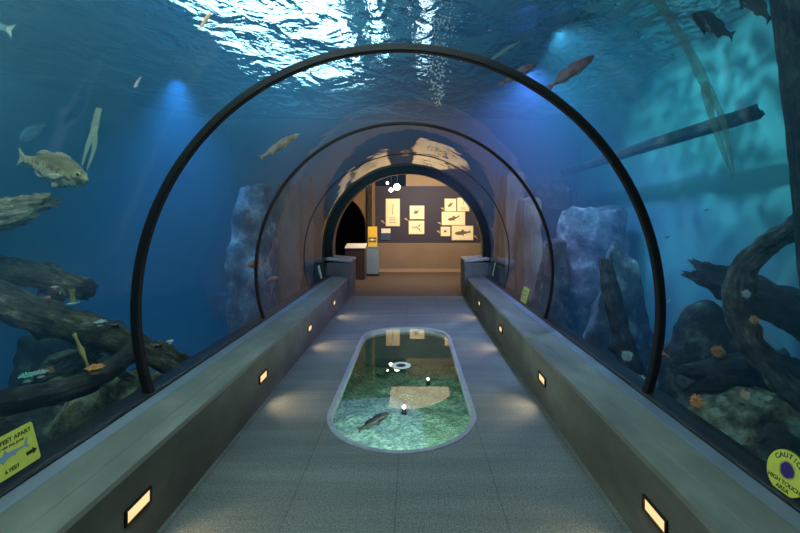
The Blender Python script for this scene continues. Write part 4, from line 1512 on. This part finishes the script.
nt.links.new(_m.outputs[0], _o.inputs['Surface'])
M['kelpy'] = mottled('yellow kelp', [(0.3, (.2, .15, .03)), (0.7, (.32, .25, .07))], 6, .5, .1)
anemone(P(95, 372, 2.5), .07, 'bright orange anemone where the dark timbers cross on the left', M['an_orange'], M['an_orange'], 1)
anemone(P(28, 380, 2.75), .075, 'pale teal anemone cluster lowest on the left', M['an_white'], M['an_teal'], 2, n=50)
anemone(P(41, 376, 2.75), .06, 'pale white anemone beside the teal one on the left', M['an_white'], M['an_white'], 3, n=44)
anemone(P(72, 292, 3.0), .06, 'teal and yellow anemone hanging under the broken log end', M['kelpy'], M['an_teal'], 4, tilt=(.1, 0, -1), tall=1.8)
anemone(P(100, 325, 2.7), .05, 'white anemone on top of the long left log', M['an_white'], M['an_white'], 5)
anemone(P(115, 328, 2.7), .075, 'dull grey feathery anemone on the long left log', M['darkrock'], M['rock'], 6, n=60)
anemone(P(158, 348, 2.6), .07, 'grey feathery anemone right of the left thick ring', M['darkrock'], M['rock'], 7, n=60)
anemone(P(170, 343, 2.6), .03, 'tiny white anemone at the right end of the long left log', M['an_white'], M['an_white'], 8)
anemone(P(55, 289, 3.0), .035, 'small orange anemone between the two left logs', M['an_orange'], M['an_tan'], 9)
anemone(P(627, 356, 3.5), .07, 'pale glowing anemone low on the upright log', M['an_tan'], M['an_white'], 10, tilt=(-.5, -1, .3))
anemone(P(641, 380, 3.3), .05, 'small pale anemone at the foot of the upright log', M['an_tan'], M['an_white'], 11, tilt=(-.3, -1, .5))
anemone(P(696, 402, 2.42), .055, 'bright orange anemone on the mossy ledge at lower right', M['an_orange'], M['an_orange'], 12, tilt=(-.4, -1, .6))
anemone(P(745, 294, 2.68), .04, 'white anemone on the curved branch', M['an_white'], M['an_white'], 13, tilt=(-.3, -1, .2))
anemone(P(752, 320, 2.66), .045, 'orange anemone below the white one on the curved branch', M['an_orange'], M['an_orange'], 14, tilt=(0, -1, .2))
anemone(P(716, 352, 3.0), .07, 'dull rust anemone on the dark upright boulder', M['brownrock'], M['an_orange'], 15, tilt=(-.2, -1, .3))
anemone(P(745, 470, 2.08), .06, 'white feathery anemone left of the caution sign', M['an_white'], M['an_white'], 16, n=60)
anemone(P(758, 466, 2.12), .065, 'bigger pale teal anemone touching the caution sign', M['an_white'], M['an_teal'], 17, n=60)
o = obj('kelp_stalk', ribbon_bm([P(74, 334, 2.6), P(82, 352, 2.55), P(91, 374, 2.5)], [.012, .016, .008], (0, 1, 0), .006, .3), M['kelpy'])
tag(o, 'short yellow kelp stalk above the orange anemone on the left', 'kelp')


def kelp_blade(top, fork, e1, e2, wid, label, d):
    root = thing('kelp', label, 'kelp', fork)
    f = Vector(fork)
    obj('stem', ribbon_bm([Vector(t) - f for t in top] + [Vector((0, 0, 0))], [wid * .8] * len(top) + [wid], (0, 1, 0), .005, .12), M['kelp'], root)
    for k, e in enumerate((e1, e2)):
        obj('strap', ribbon_bm([Vector((0, 0, 0))] + [Vector(q) - f for q in e], [wid * .8, wid * .55, wid * .15], (0, 1, 0), .004, .15, k), M['kelp'], root)
    return root


kelp_blade([P(650, -12, 3.2), P(672, 22, 3.2), P(692, 56, 3.2)], P(704, 82, 3.2), [P(714, 125, 3.2), P(733, 178, 3.2)], [P(722, 118, 3.2), P(735, 176, 3.2)], .05, 'long pale forked kelp strap hanging from the surface at upper right', 3.2)
kelp_blade([P(99, 108, 3.3), P(97, 116, 3.3)], P(95, 126, 3.3), [P(88, 145, 3.3), P(82, 166, 3.3)], [P(94, 148, 3.3), P(87, 170, 3.3)], .035, 'short pale forked kelp strap behind the large olive rockfish', 3.3)

bm = bmesh.new()
rb = random.Random(5)
for i in range(420):
    t = rb.random() ** .8
    py = -6 + 112 * (1 - t) if True else 0
    sx = 8 + 16 * (1 - (1 - t)) if False else (5 + 22 * (1 - max(0, py) / 106))
    px = 439 + rb.gauss(0, sx * .55)
    p = P(px, py, 3.75 + rb.uniform(-.15, .15))
    if p.z > SURF - .1: continue
    q = bmesh.ops.create_icosphere(bm, subdivisions=1, radius=rb.uniform(.004, .011))
    bmesh.ops.translate(bm, verts=q['verts'], vec=p)
M['bubble'] = plain('silvery air bubbles', (.9, .93, .95), .15, .3)
tag(obj('bubbles', bm, M['bubble']), 'column of silvery air bubbles rising above the thick ring', 'bubbles', kind='stuff')

# ================================================================== WORLD / VIEW
w = bpy.data.worlds.new('world')
SC.world = w
w.use_nodes = True
w.node_tree.nodes['Background'].inputs['Color'].default_value = (.01, .02, .03, 1)
w.node_tree.nodes['Background'].inputs['Strength'].default_value = 1.0
vs = SC.view_settings
vs.view_transform = 'Standard'
vs.look = 'None'
vs.gamma = 1.0
vs.exposure = 0.0
vs.use_curve_mapping = False
cy = SC.cycles
cy.use_denoising = True
cy.caustics_refractive = False
cy.caustics_reflective = False
cy.max_bounces = 12
cy.transparent_max_bounces = 24
cy.transmission_bounces = 6
cy.volume_bounces = 1
cy.sample_clamp_indirect = 6.0
